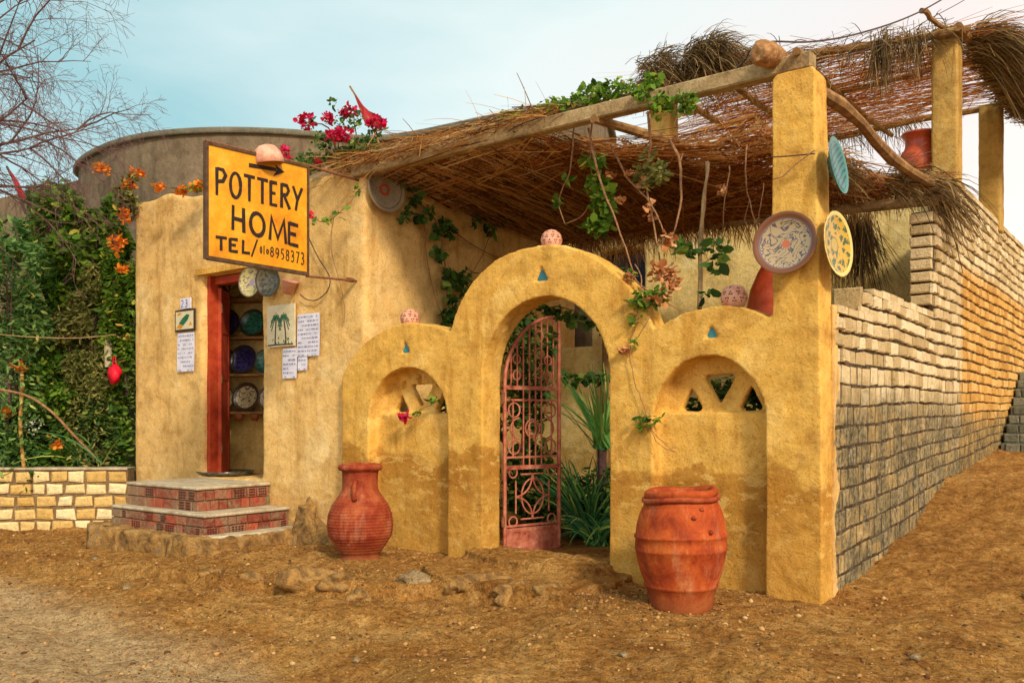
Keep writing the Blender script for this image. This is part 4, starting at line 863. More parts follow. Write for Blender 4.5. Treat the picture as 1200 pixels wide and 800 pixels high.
for k in range(12):   # back fringe
    x=-3.4+2.3*k/11; fr.append(frond_fan((x,7.2,5.64),(random.uniform(-.2,.2),0.5,-0.5),50,(0.08,0.26),(0.007,0.013),0.5,0.35))
for k in range(16):   # front fringe tufts
    x=-3.4+3.3*k/15; fr.append(frond_fan((x,4.42+0.24*x,5.68),(random.uniform(-.8,.8),-0.3,-0.05),50,(0.12,0.45),(0.006,0.012),0.6,0.35))
for k in range(16):   # heaped frond bundle at the left end
    fr.append(frond_fan((-3.45+0.07*k+random.uniform(-.15,.15),3.6+random.uniform(-.15,.5),5.76+0.12*math.sin(k/15*math.pi)+random.uniform(-0.05,.06)),(0.8,-0.2,0.18),150,(0.25,0.6),(0.007,0.014),0.6,0.30))
fr.append(frond_fan((-0.70,4.2,5.68),(0.0,-0.15,-1.0),220,(0.2,0.62),(0.006,0.012),0.1,0.16)); fr.append(frond_fan((-0.40,4.3,5.68),(0.05,-0.15,-0.9),150,(0.15,0.45),(0.006,0.012),0.1,0.2))
o=thatch('frond_fringe',M['frond'],None,fr); kid(o,up)

# ================================================================== POTS
def pot_amphora(loc,rz,label):
    o_=empty('ribbed_jar',loc,rz); tag(o_,label,'jar')
    H=0.965; pr=[]
    key=[(0,0.0),(0.185,0.0),(0.20,0.02),(0.188,0.07),(0.180,0.10),(0.200,0.125),(0.250,0.20),(0.300,0.28),(0.314,0.38),(0.300,0.49),(0.262,0.58),(0.215,0.645),(0.180,0.69),(0.170,0.73),(0.168,0.80),(0.172,0.87),(0.176,0.895),(0.205,0.905),(0.214,0.925),(0.208,0.95),(0.185,0.962),(0.165,0.95),(0.155,0.90),(0.15,0.75),(0.19,0.62),(0.27,0.4),(0.17,0.1),(0.0,0.08)]
    zs=[k[1] for k in key[:13]]; rs=[k[0] for k in key[:13]]
    prof=[]
    z=0.0
    for k in key[:5]: prof.append(k)
    zz=np.arange(0.115,0.69,0.006)
    for z in zz:
        r_=np.interp(z,zs,rs); ph=(z-0.11)/0.0285
        rib=0.0065*(abs(math.sin(math.pi*ph))**0.7) if 0.115<z<0.66 else 0.004
        prof.append((float(r_)+rib,float(z)))
    prof+=key[13:]
    m=MB(); m.lathe(prof,56,wob=lambda r,z,a:(r*(1+0.008*math.sin(2*a+z*3)),z+0.003*math.sin(a*2+1)*r/0.2)); m.build('body',[M['terracotta_dark']],o_,True)
    for s in (0,):
        for an in (R(-8),R(172)):
            m=MB(); c,sn=math.cos(an),math.sin(an)
            m.tube([(c*r_,sn*r_,z) for r_,z in ((0.165,0.80),(0.215,0.795),(0.245,0.76),(0.250,0.70),(0.246,0.655),(0.235,0.63))],[0.022,0.022,0.021,0.020,0.021,0.026],8); m.build('handle',[M['terracotta_dark']],o_,True)
    return o_
pot_amphora((-4.22,-0.60,-0.045),R(-48),'ribbed red clay jar with a loop handle standing left of the arches')
def pot_barrel(loc,label):
    o_=empty('barrel_jar',loc,R(20)); tag(o_,label,'jar')
    key=[(0,0),(0.215,0.0),(0.222,0.012),(0.228,0.05),(0.238,0.12),(0.252,0.172),(0.264,0.18),(0.264,0.195),(0.262,0.205),(0.292,0.29),(0.312,0.37),(0.322,0.44),(0.329,0.448),(0.326,0.458),(0.326,0.50),(0.324,0.535),(0.333,0.543),(0.333,0.556),(0.322,0.566),(0.314,0.64),(0.298,0.70),(0.276,0.755),(0.266,0.765),(0.268,0.775),(0.258,0.785),(0.245,0.805),(0.240,0.82),(0.252,0.832),(0.262,0.85),(0.258,0.872),(0.238,0.884),(0.216,0.872),(0.20,0.84),(0.24,0.76),(0.28,0.5),(0.2,0.1),(0,0.06)]
    def wob(r,z,a):
        t=max(0,(z-0.15)/0.75); return (r*(1+0.012*math.sin(2*a+0.7)+0.006*math.sin(5*a+z*6)), z+0.055*t*r*math.cos(a-0.2)*1.0+0.008*t*math.sin(3*a))
    m=MB(); m.lathe(key,64,wob=wob); m.build('body',[M['terracotta']],o_,True)
    # flattened coil pressed round the collar below the lip
    m=MB()
    def coil(z,rb,n,rad,ph): m.tube([( (rb*(1+0.012*math.sin(2*a+0.7)))*math.cos(a),(rb*(1+0.012*math.sin(2*a+0.7)))*math.sin(a), z+0.05*rb*math.cos(a-0.2)+0.008*math.sin(3*a+ph)) for a in np.linspace(0,2*math.pi,n)],rad,8,False)
    coil(0.815,0.262,49,0.020,0); m.build('collar_coil',[M['terracotta_dark']],o_,True)
    for an,z in ((-1.15,0.70),(-0.75,0.60),(-0.9,0.755)):
        m=MB(); r_=np.interp(z,[0.55,0.64,0.70,0.76],[0.325,0.314,0.298,0.27]); crumpled(m,(r_*math.cos(an),r_*math.sin(an),z),(0.018,0.018,0.016),2,0.2); m.build('knob',[M['terracotta_dark']],o_,True)
    return o_
pot_barrel((-0.835,-0.60,-0.045),'large barrel shaped terracotta jar with raised bands and thick lip')
def pot_plain(name,loc,s,label,mat,prof=None):
    o_=empty(name,loc); tag(o_,label,'jar'); m=MB()
    prof=prof or [(0,0),(0.11,0),(0.16,0.05),(0.185,0.13),(0.17,0.22),(0.13,0.28),(0.12,0.31),(0.125,0.36),(0.15,0.40),(0.16,0.41),(0.15,0.42),(0.11,0.40),(0.10,0.3),(0.0,0.1)]
    m.lathe([(r*s,z*s) for r,z in prof],40); m.build('body',[mat],o_,True); return o_
j=pot_plain('terrace_jar',(-0.42,4.70,4.13),1.32,'glossy red jar with small handles on the roof terrace beside the front pillar',M['red_glaze'])
for sg in (-1,1):
    m=MB(); m.tube([(sg*0.13,0,0.38),(sg*0.19,0,0.36),(sg*0.20,0,0.30),(sg*0.17,0,0.25)],0.013,6)
    m.build('handle',[M['terracotta']],j,True)
pot_plain('courtyard_jar',(-0.991,1.925,2.231),1.15,'big red jar standing behind the corner pillar under the reed roof',M['red_glaze'],[(0,-0.4),(0.2,-0.4),(0.30,-0.1),(0.33,0.12),(0.315,0.16),(0.32,0.175),(0.29,0.32),(0.23,0.46),(0.17,0.56),(0.15,0.60),(0.19,0.66),(0.17,0.66),(0,0.5)])
m=MB(); jx,jy,jz=(-0.991,1.925,2.231); m.box(jx-0.16,jx+0.16,jy-0.16,jy+0.16,0.0,jz-0.46); o=m.build('courtyard_plinth',[M['plaster_court']]); tag(o,'plastered plinth under the red jar behind the pillar','plinth')
# roofless pierced clay lamp globes on the three humps
def lamp(loc,r,label):
    o_=empty('pierced_clay_lamp',loc); tag(o_,label,'clay lamp','pierced clay lamps on top of the arches')
    def rr(z): return r*math.sqrt(max(0,1-((z-0.72*r)/ (1.0*r))**2))
    m=MB(); m.lathe([(0.72*r,0),(0.72*r,0.04*r)]+[(max(0.02*r,rr(z)),z) for z in np.linspace(0.08*r,1.715*r,16)],36); b=m.build('globe',[M['pink_clay']],o_,True)
    m=MB()
    for row,(z,sz_) in enumerate(((0.50,0.23),(0.98,0.22),(1.40,0.15))):
        n=11 if row<2 else 8
        for k in range(n):
            a=2*math.pi*(k+0.5*(row%2))/n; up_=1 if (k+row)%2 else -1
            tri=[]
            for da,dz in ((-1,-up_*0.75),(1,-up_*0.75),(0,up_*0.95)):
                zz=z*r+dz*sz_*r*0.9; R_=rr(zz)*1.012+0.0008; aa=a+da*sz_*r*0.8/max(rr(z*r),0.01); tri.append((R_*math.cos(aa),R_*math.sin(aa),zz))
            m.add(tri,[(0,1,2)])
    m.build('hole_shade_patch',[M['clay_hole_shade']],o_)  # dark triangles on the globe surface stand in for shaded openings
lamp((-4.27,0.14,2.30),0.102,'pierced pink clay lamp on top of the left arch hump')
lamp((-2.50,0.14,2.895),0.098,'pierced pink clay lamp on top of the tall middle arch')
lamp((-0.745,0.14,2.225),0.105,'pierced pink clay lamp on top of the right arch hump')
# wall plates
plate('wall_plate',M['g_cream'],(-0.255,-0.055,2.635),(0.10,-1,0.10),0.235,'large cream plate with brown rim and blue swirls hung on the pillar front')
plate('wall_plate',M['g_yellow'],(0.045,0.11,2.62),(1,-0.12,0.06),0.243,'round yellow plate with green leaf marks on the pillar side',depth=0.035)
plate('wall_plate',M['g_turq'],(0.05,0.10,3.19),(1,0.02,0.14),0.212,'turquoise plate with dark stripes hung high on the pillar side',depth=0.035)
plate('wall_plate',M['g_grey'],(-4.84,0.33,3.83),(1,-0.12,0.02),0.255,'pale wheel patterned plate on the shop side wall under the reed roof')
plate('wall_plate',M['g_dark'],(-6.42,0.03,2.95),(0.2,-1,-0.05),0.185,'dark charcoal plate hanging over the shop door corner')
plate('wall_plate',M['g_daisy'],(-6.80,0.06,2.97),(0.15,-1,0.0),0.18,'cream and yellow plate hanging in the door opening beside the charcoal plate')
o_=empty('hanging_clay_pot',(-6.04,0.0,2.84)); tag(o_,'small terracotta flowerpot fixed to the wall right of the charcoal plate','pot'); m=MB(); m.lathe([(0,-0.08),(0.055,-0.08),(0.085,0.06),(0.10,0.065),(0.10,0.085),(0.085,0.085),(0.05,-0.06),(0,-0.06)],28,Matrix.Rotation(R(18),4,'Y')); m.build('pot_body',[M['pink_clay']],o_,True)

# ================================================================== SIGN
sg=empty('hanging_sign',(-5.0,-0.6,2.8)); tag(sg,'yellow painted board reading POTTERY HOME with telephone number, hung on rods from the wall','sign')
YA,YB=-1.74,-0.60
def SP(y,z,x=-5.0): return (x,y,z)
m=MB(); m.poly_ext([(YA,2.83),(YB,2.83),(YB,3.885),(YA,3.845)],(-5.02,0,0),(0,1,0),(0,0,1),(1,0,0),0.018); board=kid(m.build('board',[M['sign_yellow']]),sg)
m=MB(); fw=0.03
for (a,b_,c,d) in (((YA-fw,2.80),(YA,2.80),(YA,3.875),(YA-fw,3.873)),((YB,2.80),(YB+0.022,2.80),(YB+0.022,3.91),(YB,3.908)),((YA,2.795),(YB,2.795),(YB,2.83),(YA,2.83)),((YA,3.845),(YB,3.885),(YB,3.908),(YA,3.87))):
    m.poly_ext([a,b_,c,d],(-5.035,0,0),(0,1,0),(0,0,1),(1,0,0),0.045)
kid(m.build('frame',[M['sign_frame']]),sg)
m=MB(); m.tube([(-5.01,YA-0.02,3.875),(-5.01,-0.6,3.915),(-5.01,0.12,3.91)],0.014,8); kid(m.build('support_rod',[M['rust']]),sg)
m=MB(); m.tube([(-5.01,-0.6,2.79),(-5.03,0.12,2.83)],0.012,8); m.tube([(-5.02,-0.04,2.825),(-5.03,0.05,2.83)],0.026,8); kid(m.build('support_rod',[M['rust']]),sg)
# brush lettering
def ell(cx,cy,rx,ry,a0=0,a1=360,n=18): return [(cx+rx*math.cos(R(a0+(a1-a0)*i/n)),cy+ry*math.sin(R(a0+(a1-a0)*i/n))) for i in range(n+1)]
G_={'P':[[(0.1,0),(0.1,1)],[(0.1,0.97),(0.5,0.96),(0.68,0.78),(0.5,0.55),(0.12,0.50)]],
'O':[ell(0.4,0.5,0.33,0.46)],'T':[[(0.4,0),(0.4,0.93)],[(0.02,0.96),(0.8,0.96)]],
'E':[[(0.1,0),(0.1,1)],[(0.1,0.95),(0.65,0.95)],[(0.1,0.52),(0.52,0.52)],[(0.1,0.05),(0.66,0.05)]],
'R':[[(0.1,0),(0.1,1)],[(0.1,0.96),(0.5,0.95),(0.64,0.76),(0.48,0.57),(0.12,0.54)],[(0.28,0.53),(0.72,0.0)]],
'Y':[[(0.05,1),(0.38,0.48)],[(0.75,1),(0.36,0.40),(0.26,0.0)]],
'H':[[(0.1,0),(0.12,1)],[(0.66,0),(0.64,1)],[(0.12,0.48),(0.64,0.48)]],
'M':[[(0.08,0),(0.16,0.97),(0.46,0.15),(0.76,0.97),(0.86,0.0)]],
'L':[[(0.12,1),(0.1,0.05),(0.62,0.05)]],'/':[[(0.0,-0.1),(0.62,1.05)]],
'0':[ell(0.35,0.42,0.22,0.34)],'1':[[(0.3,0),(0.32,0.95)]],'o':[ell(0.35,0.40,0.20,0.22)],
'8':[ell(0.36,0.72,0.21,0.22),ell(0.36,0.26,0.25,0.25)],'9':[ell(0.36,0.68,0.24,0.26),[(0.60,0.70),(0.56,0.3),(0.30,-0.02)]],
'5':[[(0.60,0.96),(0.22,0.94),(0.20,0.58)]+ell(0.30,0.30,0.28,0.27,100,-110,12)],'3':[ell(0.30,0.74,0.25,0.22,140,-80,10)[:]+ell(0.30,0.28,0.28,0.27,80,-140,12)],
'7':[[(0.08,0.93),(0.62,0.93),(0.26,0.0)]],'S':[ell(0.36,0.73,0.22,0.22,20,230,10)+ell(0.34,0.26,0.25,0.25,60,-160,10)],'2':[ell(0.33,0.72,0.25,0.25,160,-30,10)+[(0.08,0.03),(0.62,0.03)]]}
def ribbon(mb,pts,wd,fn,lift):
    P=[Vector(p) for p in pts]; n=len(P); A_=[];B_=[]
    for i in range(n):
        d1=(P[i]-P[i-1]).normalized() if i>0 else (P[1]-P[0]).normalized(); d2=(P[i+1]-P[i]).normalized() if i<n-1 else d1
        t=(d1+d2); t=t.normalized() if t.length>1e-4 else d1; nn=Vector((-t.y,t.x)); k=1/max(0.45,nn.dot(Vector((-d1.y,d1.x))))
        wj=wd*random.uniform(0.40,0.56)*k; A_.append(P[i]+nn*wj); B_.append(P[i]-nn*wj)
    vs=[fn(p.x,p.y,lift) for p in A_]+[fn(p.x,p.y,lift) for p in B_]
    mb.add(vs,[(i,i+1,n+i+1,n+i) for i in range(n-1)])
def write(mb,txt,x0,z0,x1,z1,h0,h1,wd,widths=None):
    tot=sum((widths or {}).get(c,1.0) for c in txt); u=0; li=0
    for c in txt:
        ww=(widths or {}).get(c,1.0); f0=u/tot; u+=ww; cw=(x1-x0)/tot*ww
        for strk in G_.get(c,[]):
            li+=1
            jx=random.uniform(-.02,.02)
            def fn(a,b_,l,f0=f0,cw=cw):
                x=x0+(x1-x0)*f0+a*cw*1.08; f=(x-x0)/(x1-x0); return (-4.9995+0.0004*(l%5),x,z0+(z1-z0)*f+b_*(h0+(h1-h0)*f))
            sc_=(cw*1.08, h0+(h1-h0)*f0)
            # draw in metric space so the stroke keeps one width
            pts=[(p[0]*sc_[0],p[1]*sc_[1]) for p in strk]
            ribbon(mb,pts,wd,lambda a,b_,l:fn(a/sc_[0],b_/sc_[1],l),li)
m=MB()
write(m,'POTTERY',-1.665,3.40,-0.635,3.43,0.255,0.235,0.034,{'O':1.05,'E':0.85})
write(m,'HOME',-1.50,3.11,-0.655,3.06,0.235,0.225,0.038,{'M':1.2,'O':1.15,'H':1.05})
write(m,'TEL',-1.665,2.895,-1.24,2.915,0.125,0.125,0.030); write(m,'/',-1.27,2.905,-1.17,2.905,0.15,0.15,0.020)
write(m,'01o8958373',-1.175,2.935,-0.62,2.895,0.085,0.125,0.0125,{'0':0.6,'o':0.75,'1':0.55})
kid(m.build('lettering',[M['sign_ink']]),sg)
m=MB()
def flatp(pts): m.add([(-4.998,p[0],p[1]) for p in pts],[tuple(range(len(pts)))])
flatp([(-1.30,3.775),(-0.98,3.80),(-0.98,3.765),(-1.30,3.735)]); flatp([(-1.0,3.83),(-0.88,3.78),(-1.02,3.71),(-0.97,3.782)])
kid(m.build('arrow',[M['sign_ink']]),sg)
o_=empty('upturned_clay_bowl',(-5.0,-1.08,3.87)); tag(o_,'upturned pinkish clay bowl perched on the top edge of the sign','bowl')
m=MB(); m.lathe([(0.145,-0.05),(0.15,-0.045),(0.148,0.0),(0.125,0.07),(0.08,0.115),(0.03,0.13),(0.0,0.132)],32,Matrix.Rotation(R(10),4,'X')); m.lathe([(0.145,-0.05),(0.12,0.06),(0,0.11)],32,Matrix.Rotation(R(10),4,'X')); m.build('bowl_shell',[M['pink_clay']],o_,True)

# ================================================================== NOTICES AND TILES
def scribble(x0,x1,z0,z1,y,rows,par,parts=2):
    m=MB(); 
    for r_ in range(rows):
        z=z1-(z1-z0)*(r_+0.7)/rows; u=x0+0.02
        while u<x1-0.03:
            L=random.uniform(0.012,0.05)
            if random.random()<0.82:
                h=random.uniform(0.003,0.006); e=min(u+L,x1-0.02); m.add([(u,y,z-h),(e,y,z-h),(e,y,z+h),(u,y,z+h)],[(0,1,2,3)])
            u+=L+random.uniform(0.008,0.02)
    return m
def notice(x0,x1,z0,z1,label,y=0.085,rows=9):
    o_=empty('paper_notice',((x0+x1)/2,y,z0)); tag(o_,label,'notice','paper notices taped beside the shop door')
    m=MB(); n=6; vs=[];fs=[]
    for j in range(n+1):
        for i in range(n+1): vs.append((x0+(x1-x0)*i/n,y-0.006*math.sin(i*1.3+j*0.8)*((i in(0,n))+(j in(0,n)))*0.5-0.004,z0+(z1-z0)*j/n))
    for j in range(n):
        for i in range(n): a=j*(n+1)+i; fs.append((a,a+1,a+n+2,a+n+1))
    m.add(vs,fs); kid(m.build('sheet',[M['paper']]),o_); kid(scribble(x0,x1,z0,z1,y-0.0105,rows,None).build('writing',[M['ink_blue']]),o_)
notice(-5.985,-5.60,2.05,2.53,'largest white notice sheet, right of the palm tile',0.078,10)
notice(-6.25,-5.99,1.81,2.155,'white notice sheet directly under the palm tile',0.078,7)
notice(-5.975,-5.81,1.895,2.045,'short strip of paper under the largest notice',0.078,3)
notice(-8.405,-8.015,1.955,2.455,'long white notice under the small bird tile, left of the door',0.078,9)
o_=empty('number_plaque',(-8.2,0.075,2.76)); tag(o_,'small white plaque with a blue hand painted number above the bird tile','plaque')
m=MB(); m.box(-8.32,-8.09,0.064,0.08,2.765,2.90); kid(m.build('plaque_board',[M['paper']]),o_)
m=MB()
for c,x0 in (('2',-8.30),('3',-8.21)):
    for s_ in G_[c]: ribbon(m,[(x0+p[0]*0.09,2.785+p[1]*0.095) for p in s_],0.014,lambda a,b_,l:(a,0.0615,b_),0)
kid(m.build('number',[M['ink_blue']]),o_)
# bird tile
o_=empty('bird_tile',(-8.21,0.075,2.48)); tag(o_,'small square tile with a green bird on cream ground and dark border','tile picture')
m=MB(); m.box(-8.44,-8.0,0.066,0.082,2.475,2.755); kid(m.build('border',[M['paint_brown']]),o_)
m=MB(); m.box(-8.415,-8.025,0.060,0.0655,2.50,2.73); kid(m.build('tile_face',[M['tile_cream']]),o_)
m=MB(); y=0.0575
m.add([(-8.34,y,2.58),(-8.24,y,2.55),(-8.14,y,2.62),(-8.10,y,2.68),(-8.17,y,2.69),(-8.25,y,2.65)],[(0,1,2,3,4,5)]); kid(m.build('bird',[M['paint_green']]),o_)
m=MB(); m.add([(-8.40,y,2.52),(-8.33,y,2.575),(-8.24,y,2.545),(-8.30,y,2.51)],[(0,1,2,3)]); m.add([(-8.36,y,2.68),(-8.28,y,2.70),(-8.30,y,2.72),(-8.38,y,2.71)],[(0,1,2,3)]); m.add([(-8.12,y,2.55),(-8.07,y,2.60),(-8.05,y,2.54)],[(0,1,2)]); kid(m.build('blossom',[M['sign_yellow']]),o_)
# palm tile
o_=empty('palm_tile',(-6.26,0.075,2.17)); tag(o_,'cream tile picture of two green palm trees beside the doorpost','tile picture')
m=MB(); m.box(-6.515,-6.02,0.060,0.08,2.18,2.665); kid(m.build('tile_face',[M['tile_cream']]),o_)
mg=MB(); mb_=MB(); y=0.0575
for cx,lean in ((-6.355,-0.01),(-6.185,0.02)):
    tp=(cx-lean,2.50); ribbon(mb_,[(cx+lean,2.215),(cx+lean*0.3,2.36),tp],0.020,lambda a,b_,l:(a,y,b_),0)
    for k,a in enumerate((-35,-5,25,60,92,122,155,185,215)):
        Lr=0.105; pts=[(tp[0]+Lr*t*math.cos(R(a)),tp[1]+Lr*t*math.sin(R(a))-0.10*t*t*(0.6+0.4*abs(math.cos(R(a))))+0.02) for t in (0,0.25,0.5,0.75,1.0)]
        ribbon(mg,pts,0.015,lambda a_,b_,l,k=k:(a_,y-0.0004*(k%4),b_),0)
for i in range(14):
    gx=random.uniform(-6.49,-6.05); gz=random.uniform(2.20,2.27); mg.add([(gx,y-0.002,gz),(gx+0.02,y-0.002,gz+0.005),(gx+0.008,y-0.002,gz+0.035)],[(0,1,2)])
ribbon(mb_,[(-6.50,2.20),(-6.35,2.205),(-6.04,2.20)],0.016,lambda a,b_,l:(a,y-0.0008,b_),0)
kid(mg.build('palm_crown',[M['paint_green']]),o_); kid(mb_.build('palm_stem',[M['paint_brown']]),o_)

# ================================================================== WIRES, FLAGS, STICKS
def strand(name,pts,r_,mat,label,cat,group=None,n=6):
    P=[Vector(p) for p in pts]; Q=[]
    for i in range(len(P)-1):
        p0=P[max(i-1,0)];p1=P[i];p2=P[i+1];p3=P[min(i+2,len(P)-1)]
        for t in np.linspace(0,1,7)[:-1]:
            Q.append(0.5*((2*p1)+(p2-p0)*t+(2*p0-5*p1+4*p2-p3)*t*t+(3*p1-p0-3*p2+p3)*t**3))
    Q.append(P[-1]); m=MB(); m.tube(Q,r_,n); o=m.build(name,[M[mat]],None,True); tag(o,label,cat,group); return o
strand('overhead_cable',[(-0.5,0.1,4.2),(-0.343,-0.098,4.135),(-0.323,0.673,4.388),(-0.293,1.704,4.787),(-0.186,3.045,5.381),(-0.065,4.397,6.077),(0.315,7.207,7.666)],0.008,'wire','dark cable running from the pillar log up to the right','cable')
strand('overhead_cable',[(-0.768,2.600,4.967),(-0.597,3.990,5.561),(-0.453,5.360,6.276),(-0.232,6.788,7.046),(0.163,8.350,8.068)],0.005,'wire','thin faint cable above the terrace sunshade','cable')
strand('beam_cable',[(-0.55,0.0,4.16),(-0.815,0.296,4.161),(-1.326,0.409,4.186),(-2.329,0.648,4.340),(-3.454,0.795,4.555)],0.006,'wire','thin cable stretched along the top of the front beam','cable')
strand('wall_cable',[(-5.795,0.060,3.416),(-5.621,0.060,3.156),(-5.411,0.050,2.907),(-5.450,0.060,2.761),(-5.621,0.060,2.671),(-5.795,0.060,2.686),(-5.914,0.060,2.753)],0.006,'wire','loose black wire looping down the shop wall beside the sign','wire')
strand('wall_cable',[(-5.338,0.060,3.592),(-5.394,0.060,3.225),(-5.256,0.060,2.837),(-5.174,0.060,2.552),(-5.187,0.060,2.386)],0.004,'vine_stem','thin dry tendril hanging down the shop wall right of the lower rod','tendril')
strand('dry_tendril',[(-0.308,-0.172,3.259),(-0.207,-0.120,3.260),(-0.032,-0.086,3.254)],0.005,'wire','thin wire wrapped across the upper pillar','wire')
strand('dry_tendril',[(-0.308,-0.172,3.097),(-0.241,-0.146,3.117),(-0.165,-0.113,3.192),(-0.032,-0.086,3.279)],0.005,'vine_stem','crooked dry twig clinging to the pillar face below the wire','twig')
# flags on the rear roof
fl=empty('roof_flag',(-6.980,2.251,5.238)); tag(fl,'thin leaning flagpole with a furled red and dark cloth behind the bougainvillea','flag')
m=MB(); m.tube([(-6.932,2.288,5.178),(-7.094,2.164,5.656),(-7.265,2.033,6.003)],0.015,6); kid(m.build('pole',[M['wood_dark']]),fl)
m=MB(); m.add([(-7.227,2.062,5.919),(-7.076,2.115,5.710),(-6.980,2.251,5.572),(-6.919,2.424,5.498),(-7.016,2.286,5.433),(-7.094,2.164,5.465)],[(0,1,5),(1,2,4,5),(2,3,4)]); kid(m.build('cloth',[M['flag_red']]),fl)
m=MB(); m.add([(-7.116,2.185,5.691),(-6.968,2.323,5.601),(-6.909,2.431,5.534),(-7.033,2.336,5.534)],[(0,1,2,3)]); kid(m.build('dark_cloth',[M['flag_dark']]),fl)
fl=empty('garden_flag',(-11.935,-0.284,4.580)); tag(fl,'red furled flag on a thin dark pole above the left garden','flag')
m=MB(); m.tube([(-11.915,-0.268,4.450),(-12.038,-0.362,4.903),(-12.140,-0.441,5.161)],0.018,6); kid(m.build('pole',[M['wire']]),fl)
m=MB(); m.add([(-12.047,-0.432,5.095),(-11.892,-0.377,4.902),(-11.852,-0.283,4.671),(-11.904,-0.323,4.645),(-11.933,-0.408,4.787)],[(0,1,2,3,4)]); kid(m.build('cloth',[M['flag_red']]),fl)

# ================================================================== STONES IN FRONT
for (x,y,r_,mt,lb) in ((-2.95,-1.22,(0.17,0.10,0.085),'stone_pale','pale pointed stone lying on the ledge left of the gate'),(-3.20,-1.62,(0.10,0.09,0.075),'rubble','brown stone leaning against the pale pointed stone'),
  (-3.80,-1.72,(0.23,0.12,0.10),'rubble','long brown stone of the ledge in front of the ribbed jar'),(-4.35,-1.80,(0.17,0.12,0.09),'rubble','rounded brown stone at the left end of the ledge'),(-3.45,-1.65,(0.14,0.11,0.08),'rubble','squat brown stone between the long stone and the pale one'),
  (-1.92,-0.46,(0.075,0.055,0.05),'stone_pale','small pale square stone in front of the right gate pier'),(-4.75,-1.95,(0.11,0.09,0.06),'rubble','low brown stone farthest left along the ledge'),
  (-2.50,-1.02,(0.24,0.08,0.09),'rubble','long flat kerb stone of the step edge nearest the pale pointed stone'),(-2.13,-0.98,(0.20,0.08,0.09),'rubble','flat kerb stone in the middle of the step edge before the gate'),(-1.80,-0.88,(0.16,0.08,0.08),'rubble','flat kerb stone at the right end of the step edge before the gate')):
    m=MB(); crumpled(m,(0,0,0),r_,3,0.34); m2=m.build('ledge_stone',[M[mt]],None,True); m2.location=(x,y+0.08,gh(x,y+0.12)-r_[2]*0.35); m2.rotation_euler=(random.uniform(-.3,.3),random.uniform(-.3,.3),random.uniform(0,3)*0.3+0.5); tag(m2,lb,'stone')
random.seed(21)
scat=[(-0.55,-1.9),(0.9,-1.2),(1.2,0.8),(-6.9,-1.8),(-8.6,-1.3),(-5.2,-2.4),(1.0,2.3),(-2.1,-2.6),(0.2,-2.2),(-1.15,-0.35)]
wh=['beside the front lane below the barrel jar','on the slope just past the corner pillar','on the dirt slope halfway along the block wall','in front of the left side of the steps','in front of the garden wall','in the lane below the ribbed jar','high on the dirt slope near the block wall','in the middle of the lane below the gate','on bare ground right of the barrel jar','between the gate pier and the barrel jar']
for (x,y),t_ in zip(scat,wh):
    r_=random.uniform(0.02,0.045); m=MB(); crumpled(m,(0,0,0),(r_*1.3,r_,r_*0.7),2,0.3); o=m.build('small_stone',[M['stone_pale']],None,True); o.location=(x,y,gh(x,y)+r_*0.3); tag(o,'small pale stone '+t_,'stone','small stones scattered on the ground')

# ================================================================== PLANTS
def plant(name,label,cat,group=None,stems=(),clusters=(),base=None,flowers=(),lmat='leaf',fmat='flower_red',smat='vine_stem',lsize=0.06,fsize=0.05,aspect=0.6,down=0.3,faspect=0.9):
    o_=empty(name,base or (0,0,0)); tag(o_,label,cat,group)
    if stems:
        m=MB()
        for pts,r_ in stems:
            P=[Vector(p) for p in pts]; Q=[]
            for i in range(len(P)-1):
                p0=P[max(i-1,0)];p1=P[i];p2=P[i+1];p3=P[min(i+2,len(P)-1)]
                for t in np.linspace(0,1,5)[:-1]: Q.append(0.5*((2*p1)+(p2-p0)*t+(2*p0-5*p1+4*p2-p3)*t*t+(3*p1-p0-3*p2+p3)*t**3)+Vector((random.uniform(-1,1),random.uniform(-1,1),random.uniform(-1,1)))*0.006)
            Q.append(P[-1]); k=len(Q); m.tube(Q,[r_*(1.0-0.5*i/k) for i in range(k)],6)
        kid(m.build('stem',[M[smat]],None,True),o_)
    if clusters:
        ps=[]; 
        for c,r_,n in clusters: ps.append(blob(c,r_ if isinstance(r_,(tuple,list)) else (r_,)*3,n))
        P=np.vstack(ps); f=foliage('leaves',M[lmat],None,P,lsize,aspect=aspect,down=down,rv=np.clip(rng.normal(0.5,0.25,len(P)),0,1)); kid(f,o_)
    if flowers:
        for c,r_,n in flowers: kid(foliage('flower_cluster',M[fmat],None,blob(c,r_ if isinstance(r_,(tuple,list)) else (r_,)*3,n),fsize,aspect=faspect,down=-0.1,fold=0.5),o_)
    return o_
def along(pts,n,jit=0.03):
    P=[Vector(p) for p in pts]; out=[]
    for i in range(n):
        t=random.random()*(len(P)-1); k=int(t); q=P[k].lerp(P[min(k+1,len(P)-1)],t-k); out.append(tuple(q+Vector([random.gauss(0,jit) for _ in range(3)])))
    return out
def px_cl(lst,d,n_per,r_):   # helper for clusters at listed spots
    return [(p,r_,n_per) for p in lst]
